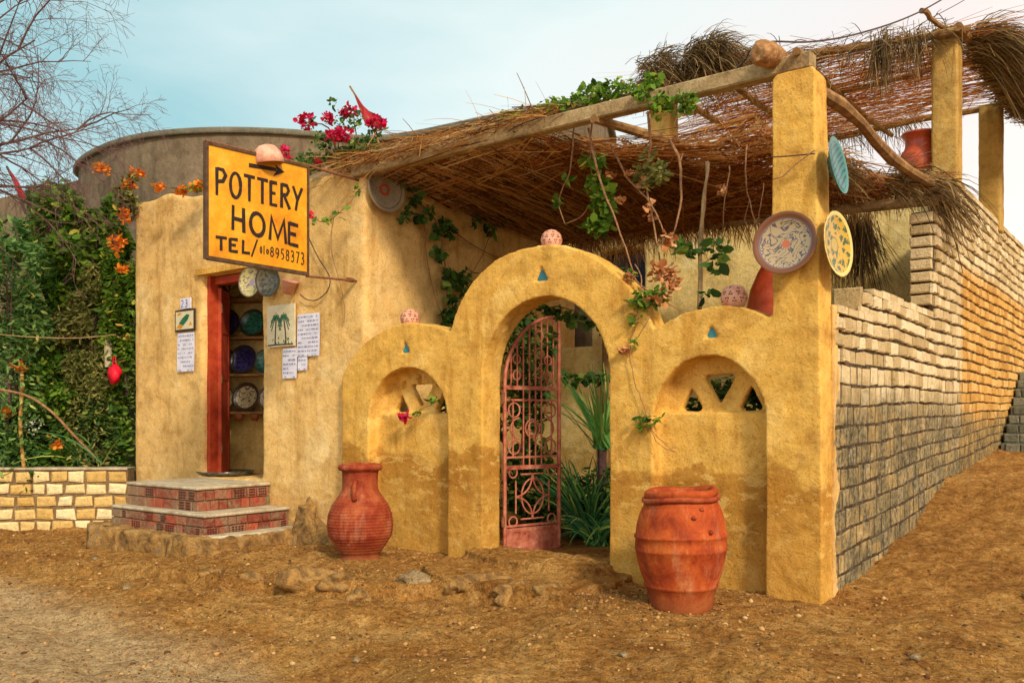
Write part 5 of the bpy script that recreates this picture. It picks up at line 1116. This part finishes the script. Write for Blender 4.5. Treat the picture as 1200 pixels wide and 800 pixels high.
# bougainvillea on the shop corner roof
plant('bougainvillea','crimson bougainvillea spilling over the shop roof corner behind the sign','plant',base=(-5.6,0.6,4.0),
 stems=[([(-5.3,0.7,3.95),(-5.384,0.199,4.192),(-5.496,0.112,4.571),(-5.745,-0.078,4.637)],0.012),([(-5.3,0.7,3.95),(-5.159,0.245,4.351),(-5.196,0.216,4.726)],0.012),([(-5.4,0.6,3.98),(-5.609,0.026,4.145),(-5.792,-0.240,4.163)],0.012),([(-5.2,0.7,3.95),(-5.011,0.232,4.228),(-4.900,0.317,4.506)],0.010)],
 clusters=[((-5.384,0.199,4.258),(0.26,0.15,0.13),380),((-5.669,-0.020,4.192),(0.22,0.14,0.12),260),((-5.121,0.273,4.332),(0.22,0.15,0.14),300),((-5.233,0.188,4.632),(0.24,0.1,0.13),130),((-5.549,0.072,4.429),(0.14,0.1,0.12),90),((-5.010,0.359,4.539),(0.10,0.08,0.12),60),((-5.622,-0.236,4.098),(0.15,0.08,0.07),90),((-5.382,0.074,4.820),0.05,12),((-5.546,-0.052,4.614),0.05,14)],
 flowers=[((-5.605,-0.097,4.595),(0.10,0.08,0.09),60),((-5.658,-0.137,4.632),0.06,30),((-5.246,0.052,4.432),(0.19,0.10,0.07),170),((-5.412,0.051,4.651),(0.09,0.06,0.07),60),((-5.256,0.171,4.717),(0.13,0.08,0.06),90),((-4.937,0.289,4.571),(0.13,0.08,0.08),90),((-5.718,-0.309,4.228),(0.09,0.06,0.08),60),((-5.469,-0.245,4.005),(0.06,0.05,0.06),30),((-5.360,-0.161,4.124),0.03,12)],lmat='leaf_dark',lsize=0.055,fsize=0.045)
# orange trumpet flowers lying along the shop parapet
plant('parapet_flowers','row of orange blossoms lying along the shop parapet left of the sign','plant',base=(-8.0,0.3,4.2),clusters=[((-7.682,-0.176,4.192),(0.35,0.1,0.05),60)],flowers=[((-7.624,-0.131,4.224),(0.16,0.06,0.05),90),((-7.873,-0.196,4.186),(0.14,0.06,0.04),60),((-8.285,-0.260,4.280),(0.06,0.05,0.06),40)],fmat='flower_orange')
# creeper at the sign
plant('sign_creeper','thin creeper crossing the shop wall between the sign and the corner','creeper',base=(-5.2,0.05,3.5),stems=[([(-5.354,-0.282,3.514),(-5.146,-0.250,3.419),(-4.928,-0.208,3.504),(-4.712,-0.169,3.683),(-4.499,-0.132,3.875)],0.005)],
 clusters=[(p,0.02,3) for p in along([(-5.332,-0.266,3.495),(-5.146,-0.250,3.419),(-4.928,-0.208,3.486),(-4.726,-0.179,3.657),(-4.677,-0.142,3.815)],22,0.02)],flowers=[((-5.300,-0.304,3.493),0.03,10)],lsize=0.05)
# ivy on the shop side wall
def sidew(px,py,off=0.0): return None
v1=[(-4.800,0.544,4.028),(-4.800,0.816,3.799),(-4.800,1.129,3.594),(-4.800,1.246,3.237),(-4.800,1.306,2.846),(-4.800,1.276,2.445)]
v2=[(-4.800,1.869,4.211),(-4.800,1.804,3.887),(-4.800,2.118,3.680),(-4.800,2.376,4.047),(-4.800,2.499,4.266)]
plant('ivy_vine','dense green ivy trailing down the shop side wall to the left arch hump','vine',base=(-4.860,1.313,2.452),
 stems=[(v1,0.012),([(-4.840,0.942,3.567),(-4.840,0.999,3.205),(-4.840,1.071,2.921),(-4.840,1.202,2.640),(-4.840,1.381,2.416)],0.010),([(-4.820,1.329,3.631),(-4.820,1.731,3.464),(-4.820,2.401,3.352)],0.010)],
 clusters=[(p,0.07,26) for p in ((-4.780,0.590,3.950),(-4.760,0.732,3.805),(-4.780,0.604,3.613),(-4.760,0.829,3.594),(-4.760,0.984,3.719),(-4.760,1.085,3.502),(-4.780,1.224,3.608),(-4.780,1.328,3.566),(-4.780,1.150,3.280),(-4.780,1.313,3.065),(-4.780,1.419,2.958),(-4.780,1.254,2.918),(-4.780,1.527,3.052),(-4.780,1.374,2.772),(-4.780,1.254,2.581),(-4.780,1.404,2.635),(-4.780,1.605,2.909),(-4.780,1.284,2.444),(-4.780,1.450,2.508))],lsize=0.085,aspect=0.8,lmat='leaf_dark',down=0.6)
plant('ivy_vine','smaller ivy strands hanging from the reed roof over the shop side wall','vine',base=(-4.860,1.941,3.973),
 stems=[([(-4.800,1.804,4.228),(-4.800,1.820,3.941),(-4.800,1.788,3.708)],0.007),([(-4.800,2.464,4.335),(-4.800,2.376,3.939),(-4.800,2.118,3.627)],0.007),([(-4.800,2.118,3.659),(-4.800,1.951,3.338),(-4.800,1.676,3.042)],0.006)],
 clusters=[(p,(0.05,0.05,0.10),14) for p in ((-4.780,1.796,3.986),(-4.780,1.780,3.776),(-4.780,1.828,4.127),(-4.780,2.420,4.139),(-4.780,2.315,3.872),(-4.780,2.143,3.703),(-4.780,2.042,3.749),(-4.780,1.684,3.113))],lsize=0.09,aspect=0.45,lmat='leaf_dark',down=1.2)
# vines across the front beam
plant('beam_vine','leafy vine lying over the front beam near its middle','vine',base=(-3.0,0.1,4.05),
 stems=[([(-3.9,0.15,4.08),(-3.0,0.1,4.12),(-2.2,0.15,4.12),(-1.4,0.1,4.10)],0.012)],
 clusters=[((-2.998,0.200,4.221),(0.20,0.12,0.05),80),((-2.472,0.150,4.176),(0.22,0.12,0.08),120),((-2.106,0.150,4.189),(0.22,0.12,0.10),170),((-1.815,0.100,4.177),(0.20,0.12,0.09),170),((-1.444,0.100,4.122),(0.12,0.10,0.10),110),((-1.296,-0.030,3.897),(0.12,0.06,0.10),90),((-1.096,-0.050,3.862),(0.13,0.06,0.10),120),((-1.493,0.000,4.033),(0.08,0.08,0.08),50)],lsize=0.055,aspect=0.75,lmat='leaf')
plant('hanging_vine','bright green leaf cluster hanging in front of the reed roof over the middle arch','vine',base=(-2.174,0.400,3.212),
 stems=[([(-2.062,0.150,4.052),(-2.215,0.350,3.674),(-2.156,0.400,3.287)],0.008),([(-2.368,0.300,4.001),(-2.438,0.350,3.634),(-2.597,0.400,3.391),(-2.529,0.400,3.166)],0.009),([(-2.138,0.200,3.929),(-2.054,0.250,3.471),(-1.887,0.250,3.070),(-1.688,0.200,2.610)],0.013),([(-2.529,0.400,3.166),(-2.359,0.400,3.199),(-2.266,0.400,3.303)],0.006)],
 clusters=[((-2.156,0.400,3.117),(0.14,0.10,0.10),130),((-2.120,0.400,3.282),(0.13,0.10,0.10),100),((-2.180,0.380,3.481),(0.10,0.08,0.10),60),((-2.053,0.380,3.384),(0.09,0.08,0.12),50),((-2.188,0.350,3.684),(0.10,0.08,0.08),40),((-2.597,0.400,3.375),0.04,12),((-2.487,0.380,3.585),0.04,12)],flowers=[((-1.929,0.350,3.305),0.03,12),((-1.991,0.350,3.520),0.03,8)],fmat='flower_dry',lsize=0.07,aspect=0.75)
plant('hanging_vine','half bare vine with brown blossoms hanging down right of the middle arch','vine',base=(-1.458,0.200,2.716),
 stems=[([(-1.485,0.100,3.917),(-1.523,0.200,3.663),(-1.619,0.300,3.374),(-1.501,0.250,2.946),(-1.392,0.150,2.559)],0.012),([(-1.969,0.300,3.771),(-1.834,0.350,3.472),(-1.619,0.300,3.249),(-1.485,0.250,3.074),(-1.394,0.200,2.910)],0.011),([(-1.365,0.250,3.682),(-1.270,0.250,3.486),(-1.247,0.220,3.178),(-1.299,0.200,2.898)],0.014),([(-1.270,0.250,3.486),(-1.246,0.250,3.553)],0.010),([(-1.299,0.200,2.898),(-1.402,0.200,2.853),(-1.539,0.200,2.769)],0.008)],
 clusters=[((-1.594,0.300,3.444),(0.12,0.08,0.12),90),((-1.487,0.300,3.462),(0.10,0.08,0.10),70),((-1.550,0.250,3.608),(0.08,0.06,0.06),30)],
 flowers=[((-1.627,0.300,3.376),(0.05,0.05,0.10),26),((-1.567,0.280,3.142),(0.05,0.05,0.12),30),((-1.808,0.350,3.505),0.04,14),((-1.313,0.150,2.820),(0.07,0.06,0.08),40),((-1.365,0.100,2.550),(0.10,0.06,0.09),90),((-1.276,0.080,2.504),(0.07,0.05,0.10),60)],fmat='flower_dry',lmat='leaf_olive',lsize=0.06)
plant('dry_twigs','bare twisted twigs dangling under the reed roof beside the corner pillar','twigs',base=(-0.797,0.600,3.199),
 stems=[([(-1.029,0.700,3.510),(-1.068,0.700,3.259),(-1.092,0.700,2.969)],0.007),([(-1.290,0.800,3.615),(-1.306,0.800,3.240),(-1.339,0.800,2.790)],0.010),([(-0.827,0.600,3.631),(-0.849,0.600,3.421),(-0.812,0.600,3.165),(-0.767,0.600,2.996),((-0.797,0.600,2.900))],0.008),([(-0.812,0.600,3.165),(-0.849,0.600,3.007),(-0.797,0.600,2.914)],0.005),([(-0.767,0.600,2.996),(-0.708,0.600,2.917),(-0.752,0.600,2.838)],0.005),([(-0.686,0.600,3.288),(-0.723,0.600,3.046),(-0.767,0.600,2.967)],0.004)],
 flowers=[((-1.108,0.700,3.324),(0.03,0.03,0.06),14)],fmat='flower_dry')
plant('wall_top_vine','grey stemmed vine with broad leaves rising behind the right arch hump','vine',base=(-1.196,0.500,2.309),
 stems=[([(-1.188,0.450,2.275),(-1.204,0.500,2.586),(-1.212,0.500,2.805),(-1.180,0.500,3.164),(-1.133,0.500,3.519)],0.022),([(-1.212,0.500,2.660),(-1.071,0.500,2.717),(-1.018,0.500,2.768)],0.006)],
 clusters=[((-1.299,0.450,2.808),(0.12,0.08,0.06),34),((-1.018,0.450,2.761),(0.10,0.06,0.09),26),((-1.064,0.450,2.623),(0.10,0.06,0.05),18),((-1.040,0.300,2.375),(0.05,0.04,0.04),8),((-1.347,0.450,2.857),(0.05,0.05,0.05),14)],lsize=0.085,aspect=0.7,lmat='leaf_dark',smat='wood')
plant('hump_creeper','creeper with dried orange blossoms draped over the shoulder between middle and right arches','creeper',base=(-1.469,0.000,2.372),
 stems=[([(-1.606,0.100,2.646),(-1.493,0.000,2.480),(-1.514,-0.020,2.267),(-1.538,-0.020,2.128),(-1.589,-0.030,1.953),(-1.557,-0.030,1.704),(-1.477,-0.030,1.505),(-1.369,-0.040,1.246),(-1.171,-0.050,1.077)],0.006),([(-1.660,0.050,2.587),(-1.390,0.000,2.365),(-1.210,0.100,2.242)],0.008),([(-1.488,-0.010,2.407),(-1.374,-0.030,2.256),(-1.503,-0.040,2.018)],0.005)],
 clusters=[((-1.477,-0.030,2.320),(0.13,0.06,0.09),120),((-1.351,0.000,2.362),(0.12,0.08,0.07),90),((-1.533,-0.030,2.162),(0.06,0.03,0.06),24),((-1.664,0.100,2.594),(0.06,0.06,0.05),26),((-1.557,-0.030,1.987),(0.04,0.03,0.05),14)],
 flowers=[((-1.302,-0.020,2.321),(0.10,0.06,0.05),50),((-1.635,0.050,2.535),(0.06,0.05,0.05),30),((-1.276,0.050,2.431),(0.05,0.05,0.08),40),((-1.614,-0.030,1.919),(0.04,0.03,0.03),16)],fmat='flower_dry',lsize=0.055)
plant('niche_sprig','green sprig with a bare tip hanging on the right blind arch edge','sprig',base=(-1.447,-0.040,1.315),stems=[([(-1.471,-0.040,1.420),(-1.387,-0.050,1.280),(-1.309,-0.050,1.143),(-1.156,-0.050,1.077)],0.004)],clusters=[((-1.465,-0.050,1.322),(0.08,0.03,0.07),60),((-1.330,-0.040,1.350),(0.05,0.02,0.02),12)],lsize=0.055)
plant('niche_sprig','red tipped bougainvillea sprig poking through the left blind arch opening','sprig',base=(-4.254,0.050,1.385),stems=[([(-3.774,0.100,1.553),(-3.993,0.050,1.453),(-4.185,-0.020,1.367)],0.004)],clusters=[((-3.866,0.050,1.537),(0.07,0.03,0.03),26),((-4.027,0.000,1.418),(0.05,0.03,0.03),18)],flowers=[((-4.209,-0.020,1.376),(0.055,0.03,0.045),34)],lsize=0.05)
# arch greenery over the gate
plant('arch_ivy','ivy strand hanging across the inside of the middle arch above the gate leaf','vine',base=(-2.616,0.500,2.362),stems=[([(-2.843,0.400,2.393),(-2.616,0.500,2.402),(-2.329,0.500,2.285),(-2.096,0.450,2.164)],0.008)],
 clusters=[((-2.744,0.400,2.386),(0.10,0.06,0.05),50),((-2.631,0.450,2.334),(0.09,0.06,0.07),60),((-2.500,0.500,2.297),(0.08,0.06,0.05),30),((-2.311,0.500,2.236),(0.08,0.06,0.03),26),((-2.132,0.450,2.143),(0.05,0.05,0.05),18),((-3.044,0.900,2.128),(0.06,0.06,0.20),60),((-3.129,0.900,1.959),(0.10,0.06,0.15),60)],lsize=0.07,aspect=0.75,lmat='leaf_dark')
plant('courtyard_climber','leafy climber behind the gate leaf inside the courtyard','climber',base=(-3.788,1.546,0.297),stems=[([(-3.945,1.678,-0.114),(-3.969,1.660,1.057),(-3.891,1.719,2.228)],0.02)],
 clusters=[((-3.969,1.660,2.228),(0.3,0.2,0.4),500),((-3.945,1.678,1.545),(0.35,0.2,0.35),500),((-3.891,1.719,0.667),(0.4,0.25,0.5),800),((-3.364,2.123,1.819),(0.5,0.15,0.06),120),((-3.750,1.575,1.828),(0.2,0.2,0.2),120)],flowers=[((-3.849,1.500,1.828),0.05,12),((-3.712,1.605,1.714),0.05,14)],fmat='flower_dry',lsize=0.09,lmat='leaf_dark')
m=MB(); m.tube([(-3.568,2.849,-0.215),(-3.584,2.836,2.810)],0.04,8); o=m.build('courtyard_post',[M['wood_dark']]); tag(o,'dark wooden post just inside the right side of the open arch','post')
def strap_plant(loc,n,L,label,up_=1.0,w_=0.03,droop=0.55,rv=None):
    o_=empty('strap_leaf_plant',loc); tag(o_,label,'plant')
    a=rng.uniform(0,2*math.pi,n); D=np.stack([np.cos(a)*0.75,np.sin(a)*0.75,up_*(0.6+0.9*rng.random(n))],-1)
    V,Fq,r=strips(np.array([[0,0,0.02]])+rng.normal(size=(n,3))*np.array([0.05,0.05,0.01]),D,rng.uniform(*L,n),rng.uniform(w_*0.7,w_*1.2,n),droop,7,0.1,0.85,rv)
    link('leaves',np_mesh('leaves',V,Fq,r),M['blade'],o_,True)
    m=MB(); m.lathe([(0.06,0),(0.05,0.1),(0.02,0.18),(0,0.2)],10); m.build('crown_base',[M['blade']],o_)
    return o_
strap_plant((-3.15,1.75,0.03),190,(0.9,1.6),'large strap leaved lily clump low behind the open arch',1.6,0.032,0.40)
strap_plant((-2.78,1.35,0.03),130,(0.6,1.1),'arching strap leaved clump right beside the gate leaf',0.9,0.03,0.55)
strap_plant((-3.08,1.95,1.0),70,(0.8,1.4),'tall spiky yucca with a yellow green heart inside the arch',1.3,0.035,0.25,rng.uniform(0.55,1.0,70))
strap_plant((-4.2,2.3,0.03),90,(0.8,1.4),'dark strap leaved clump seen through the gate scrollwork',0.8)
m=MB(); m.tube([(-3.08,1.95,0.0),(-3.08,1.95,1.05)],0.05,8); o=m.build('yucca_trunk',[M['bark']]); o.parent=bpy.data.objects['strap_leaf_plant.002']; o.matrix_parent_inverse=Matrix.Translation((3.08,-1.95,-1.0)); o.name='trunk'
foliage_bed=np.vstack([blob((-3.1,2.1,0.35),(0.9,0.5,0.5),1500),blob((-0.9,0.62,1.35),(0.55,0.16,0.40),1500),blob((-4.3,1.1,1.3),(0.5,0.3,0.45),700)])
f=foliage('undergrowth',M['leaf_dark'],None,foliage_bed,0.09,aspect=0.5,down=0.2); tag(f,kind='stuff')

# ------------------------------------------------ left garden
def shrub(name,label,c,r_,n,lmat,size,group='shrubs behind the garden wall',trunks=2,flowers=(),fmat='flower_orange',aspect=0.5,fsize=0.07,shell=0.2):
    c=Vector(c); o_=empty(name,(c.x,c.y,0)); tag(o_,label,'shrub',group)
    m=MB()
    for k in range(trunks):
        bx=c.x+random.uniform(-.25,.25)*r_[0]; by=c.y+random.uniform(-.2,.2)
        tops=[(c.x+random.uniform(-.7,.7)*r_[0],c.y+random.uniform(-.6,.6)*r_[1],c.z+random.uniform(0.0,.7)*r_[2]) for _ in range(3)]
        mid=Vector((bx,by,0)).lerp(Vector(tops[0]),0.45)
        m.tube([(bx,by,-0.1),Vector((bx,by,-0.1)).lerp(mid,0.5)+Vector((random.uniform(-.2,.2),0,0)),mid,tops[0]],[0.022,0.02,0.016,0.005],6)
        for t in tops[1:]: m.tube([mid,mid.lerp(Vector(t),0.5)+Vector((0,0,0.1)),t],[0.022,0.015,0.005],5)
    if trunks: kid(m.build('trunk',[M['bark']]),o_)
    # several unequal clumps of leaves with gaps between
    cl=[]; nb=16
    for k in range(nb):
        v=rng.normal(size=3); v/=np.linalg.norm(v); q=0.35+0.6*rng.random()
        cc=np.array([c.x,c.y,c.z])+v*q*np.array(r_); cr=np.array(r_)*rng.uniform(0.22,0.42)
        cl.append(blob(cc,cr,int(n/nb),shell))
    if trunks: cl.append(blob((c.x,c.y,c.z*0.5),(r_[0]*0.9,r_[1]*0.8,c.z*0.5),int(n*0.45),shell)) # skirt of lower leaves
    P=np.vstack(cl); P=P[P[:,2]>0.05]
    f=foliage('foliage',M[lmat],None,P,size,aspect=aspect,down=0.25,rv=np.clip(rng.normal(0.48,0.25,len(P)),0,1)); kid(f,o_)
    if flowers:
        for p,rr_,n_ in flowers: kid(foliage('flower_cluster',M[fmat],None,blob(p,rr_ if isinstance(rr_,(tuple,list)) else (rr_,)*3,n_),fsize,aspect=0.6,down=-0.2,fold=0.5),o_)
    return o_
shrub('trumpet_shrub','tall trumpet shrub with orange flower heads leaning on the left edge of the shop wall',(-10.602,0.233,3.920),(0.48,0.4,0.85),5200,'leaf',0.085,trunks=2,
  flowers=[((-9.834,-0.186,4.787),(0.12,0.08,0.07),90),((-9.441,0.115,4.740),(0.08,0.06,0.06),50),((-9.430,-0.003,4.549),(0.10,0.06,0.08),60),((-9.391,-0.099,4.106),(0.05,0.05,0.10),50),((-9.368,-0.208,3.704),(0.15,0.08,0.14),100),((-9.218,-0.219,3.343),(0.07,0.05,0.05),46)])
shrub('trumpet_shrub','leafy orange flowered spray hanging over the parapet corner',(-9.544,0.036,4.434),(0.26,0.2,0.30),900,'leaf_olive',0.075,trunks=0,flowers=[((-8.838,0.072,4.436),(0.05,0.05,0.05),20)])
shrub('garden_shrub','dense dark green shrub in the middle of the left garden',(-11.151,-0.061,3.750),(0.85,0.6,0.95),9000,'leaf',0.11)
shrub('garden_shrub','blue green finely leaved shrub at the left edge of the picture',(-11.188,-0.845,3.098),(0.85,0.5,1.0),8000,'leaf_blue',0.09,aspect=0.35)
shrub('garden_shrub','loose olive leaved shrub against the shop corner',(-10.358,-0.084,2.444),(0.6,0.4,1.0),8000,'leaf_olive',0.085,aspect=0.3)
shrub('garden_shrub','low mid green shrub just behind the garden wall centre',(-10.947,-0.283,1.597),(0.8,0.4,0.75),7000,'leaf',0.10,flowers=[((-10.721,-0.866,2.033),0.07,30),((-10.862,-0.973,1.432),0.08,40),((-10.301,-0.544,0.997),0.06,26)])
shrub('garden_shrub','dark shrub low beside the shop wall corner',(-10.291,0.093,1.228),(0.4,0.3,0.7),3600,'leaf_dark',0.10)
shrub('garden_shrub','small white flowered bush behind the left part of the garden wall',(-10.997,-0.699,1.169),(0.6,0.35,0.5),3200,'leaf_dark',0.08,flowers=[((-10.487,-0.812,1.268),(0.25,0.1,0.15),70)],fmat='flower_white',fsize=0.03)
shrub('garden_shrub','upper blue green shrub mass below the low outbuilding roof',(-12.329,0.045,4.029),(1.0,0.5,0.5),4200,'leaf_blue',0.11)
shrub('garden_shrub','dark leafy bush showing its top against the sky beside the flag',(-12.095,0.224,4.699),(0.45,0.4,0.45),1700,'leaf_dark',0.09)
shrub('garden_shrub','narrow bright green shrub squeezed between the garden and the shop wall edge',(-10.078,0.194,3.058),(0.26,0.3,1.0),3200,'leaf',0.085,trunks=1)
n=240; b0=np.array((-10.751,-0.133,0.733)); 
D=np.stack([rng.normal(0,0.6,n),rng.normal(0,0.6,n),0.5+rng.random(n)],-1)
o_=empty('garden_palm_tuft',tuple(b0)); tag(o_,'tuft of long narrow blades rising behind the garden wall','plant')
V,Fq,r=strips(rng.normal(size=(n,3))*np.array([0.35,0.15,0.05]),D,rng.uniform(0.5,1.3,n),rng.uniform(0.012,0.03,n),0.4,5,0.1,0.8); link('leaves',np_mesh('leaves',V,Fq,r),M['blade'],o_)
strand('garden_cane',[(-10.632,-0.860,0.670),(-10.721,-0.866,1.232),(-10.755,-0.829,1.941),(-10.950,-0.789,2.367)],0.028,'cane','upright orange cane stem behind the left garden wall','cane')
strand('bent_branch',[(-10.825,-1.197,1.755),(-10.457,-0.915,1.663),(-10.232,-0.680,1.443),(-10.051,-0.479,1.140),(-9.899,-0.236,0.809)],0.018,'vine_stem','pale bent branch arching down across the left garden','branch')
strand('rope_line',[(-10.718,-1.241,2.487),(-10.365,-0.845,2.450),(-10.005,-0.443,2.447),(-9.675,-0.064,2.503)],0.008,'wood','pale washing line stretched across the garden shrubs','rope')
m=MB(); m.tube([(-10.049,0.027,2.073),(-10.059,0.020,2.483)],0.05,8); o=m.build('grey_pipe',[M['cement']]); tag(o,'short grey pipe post among the shrubs near the shop corner','pipe')
o_=empty('red_bag',(-9.742,-0.053,1.965)); tag(o_,'bright red bag hanging among leaves at the shop corner','bag'); m=MB(); crumpled(m,(0,0,0),(0.12,0.08,0.13),3,0.2); m.build('bag_body',[M['red_cloth']],o_,True); m=MB(); m.tube([(-0.04,0,0.12),(-0.02,0,0.24),(0.03,0,0.24),(0.05,0,0.12)],0.008,6); m.build('bag_handle',[M['red_cloth']],o_)
# ------------------------------------------------ bare tree at the upper left (trunk stands left of the picture)
tr=empty('bare_tree',(-10.706,-3.121,-0.157)); tag(tr,'leafless tree reaching in from the left with fine drooping reddish twigs','tree')
random.seed(5)
m=MB(); base=Vector((-10.706,-3.121,-0.157)); fork=Vector((-10.227,-2.755,4.264)); m.tube([base,base.lerp(fork,0.5)+Vector((0.1,0,0)),fork],[0.22,0.17,0.12],10); kid(m.build('trunk',[M['bark']],None,True),tr)
mbk=MB(); twig=MB()
def grow(mb,p,d,L,r_,lev):
    pts=[p]; q=p.copy(); dd=d.copy(); ns=6
    for i in range(ns):
        dd=(dd+Vector([random.gauss(0,0.12) for _ in range(3)])+Vector((0,0,-0.03 if lev<2 else -0.05))).normalized(); q=q+dd*(L/ns); pts.append(q.copy())
    (mbk if lev<2 else twig).tube(pts,[max(0.0020,r_*(1-0.75*i/ns)) for i in range(ns+1)],5 if lev<2 else 3,False)
    if lev>=4: return
    nb={0:7,1:5,2:5,3:3}[lev]
    for k in range(nb):
        t=random.uniform(0.2,1.0)*ns; i=min(int(t),ns-1); o=pts[i].lerp(pts[i+1],t-i)
        dv=(pts[i+1]-pts[i]).normalized(); side=Vector([random.gauss(0,1) for _ in range(3)]); side=(side-dv*side.dot(dv)).normalized()
        nd=(dv*0.75+side*random.uniform(0.4,0.9)+Vector((0,0,-0.05))).normalized()
        grow(mb,o,nd,L*random.uniform(0.38,0.58),r_*0.42,lev+1)
TG=[(-8.253,-1.369,4.286),(-8.794,-1.153,5.679),(-8.324,-1.675,5.986),(-8.735,-1.234,5.071),(-9.180,-1.071,6.119),(-9.104,-1.516,6.724),(-8.347,-1.945,4.986),(-8.978,-1.168,4.771)]
A1=Vector((-10.227,-2.755,4.264))
for t_ in TG:
    B_=Vector(t_); d=(B_-A1); grow(mbk,A1,d.normalized(),d.length*0.92,0.034,0 if t_[2]>TG[0][2]+0.2 else 1)
kid(mbk.build('branch',[M['bark']]),tr); kid(twig.build('twig',[M['bark']]),tr)
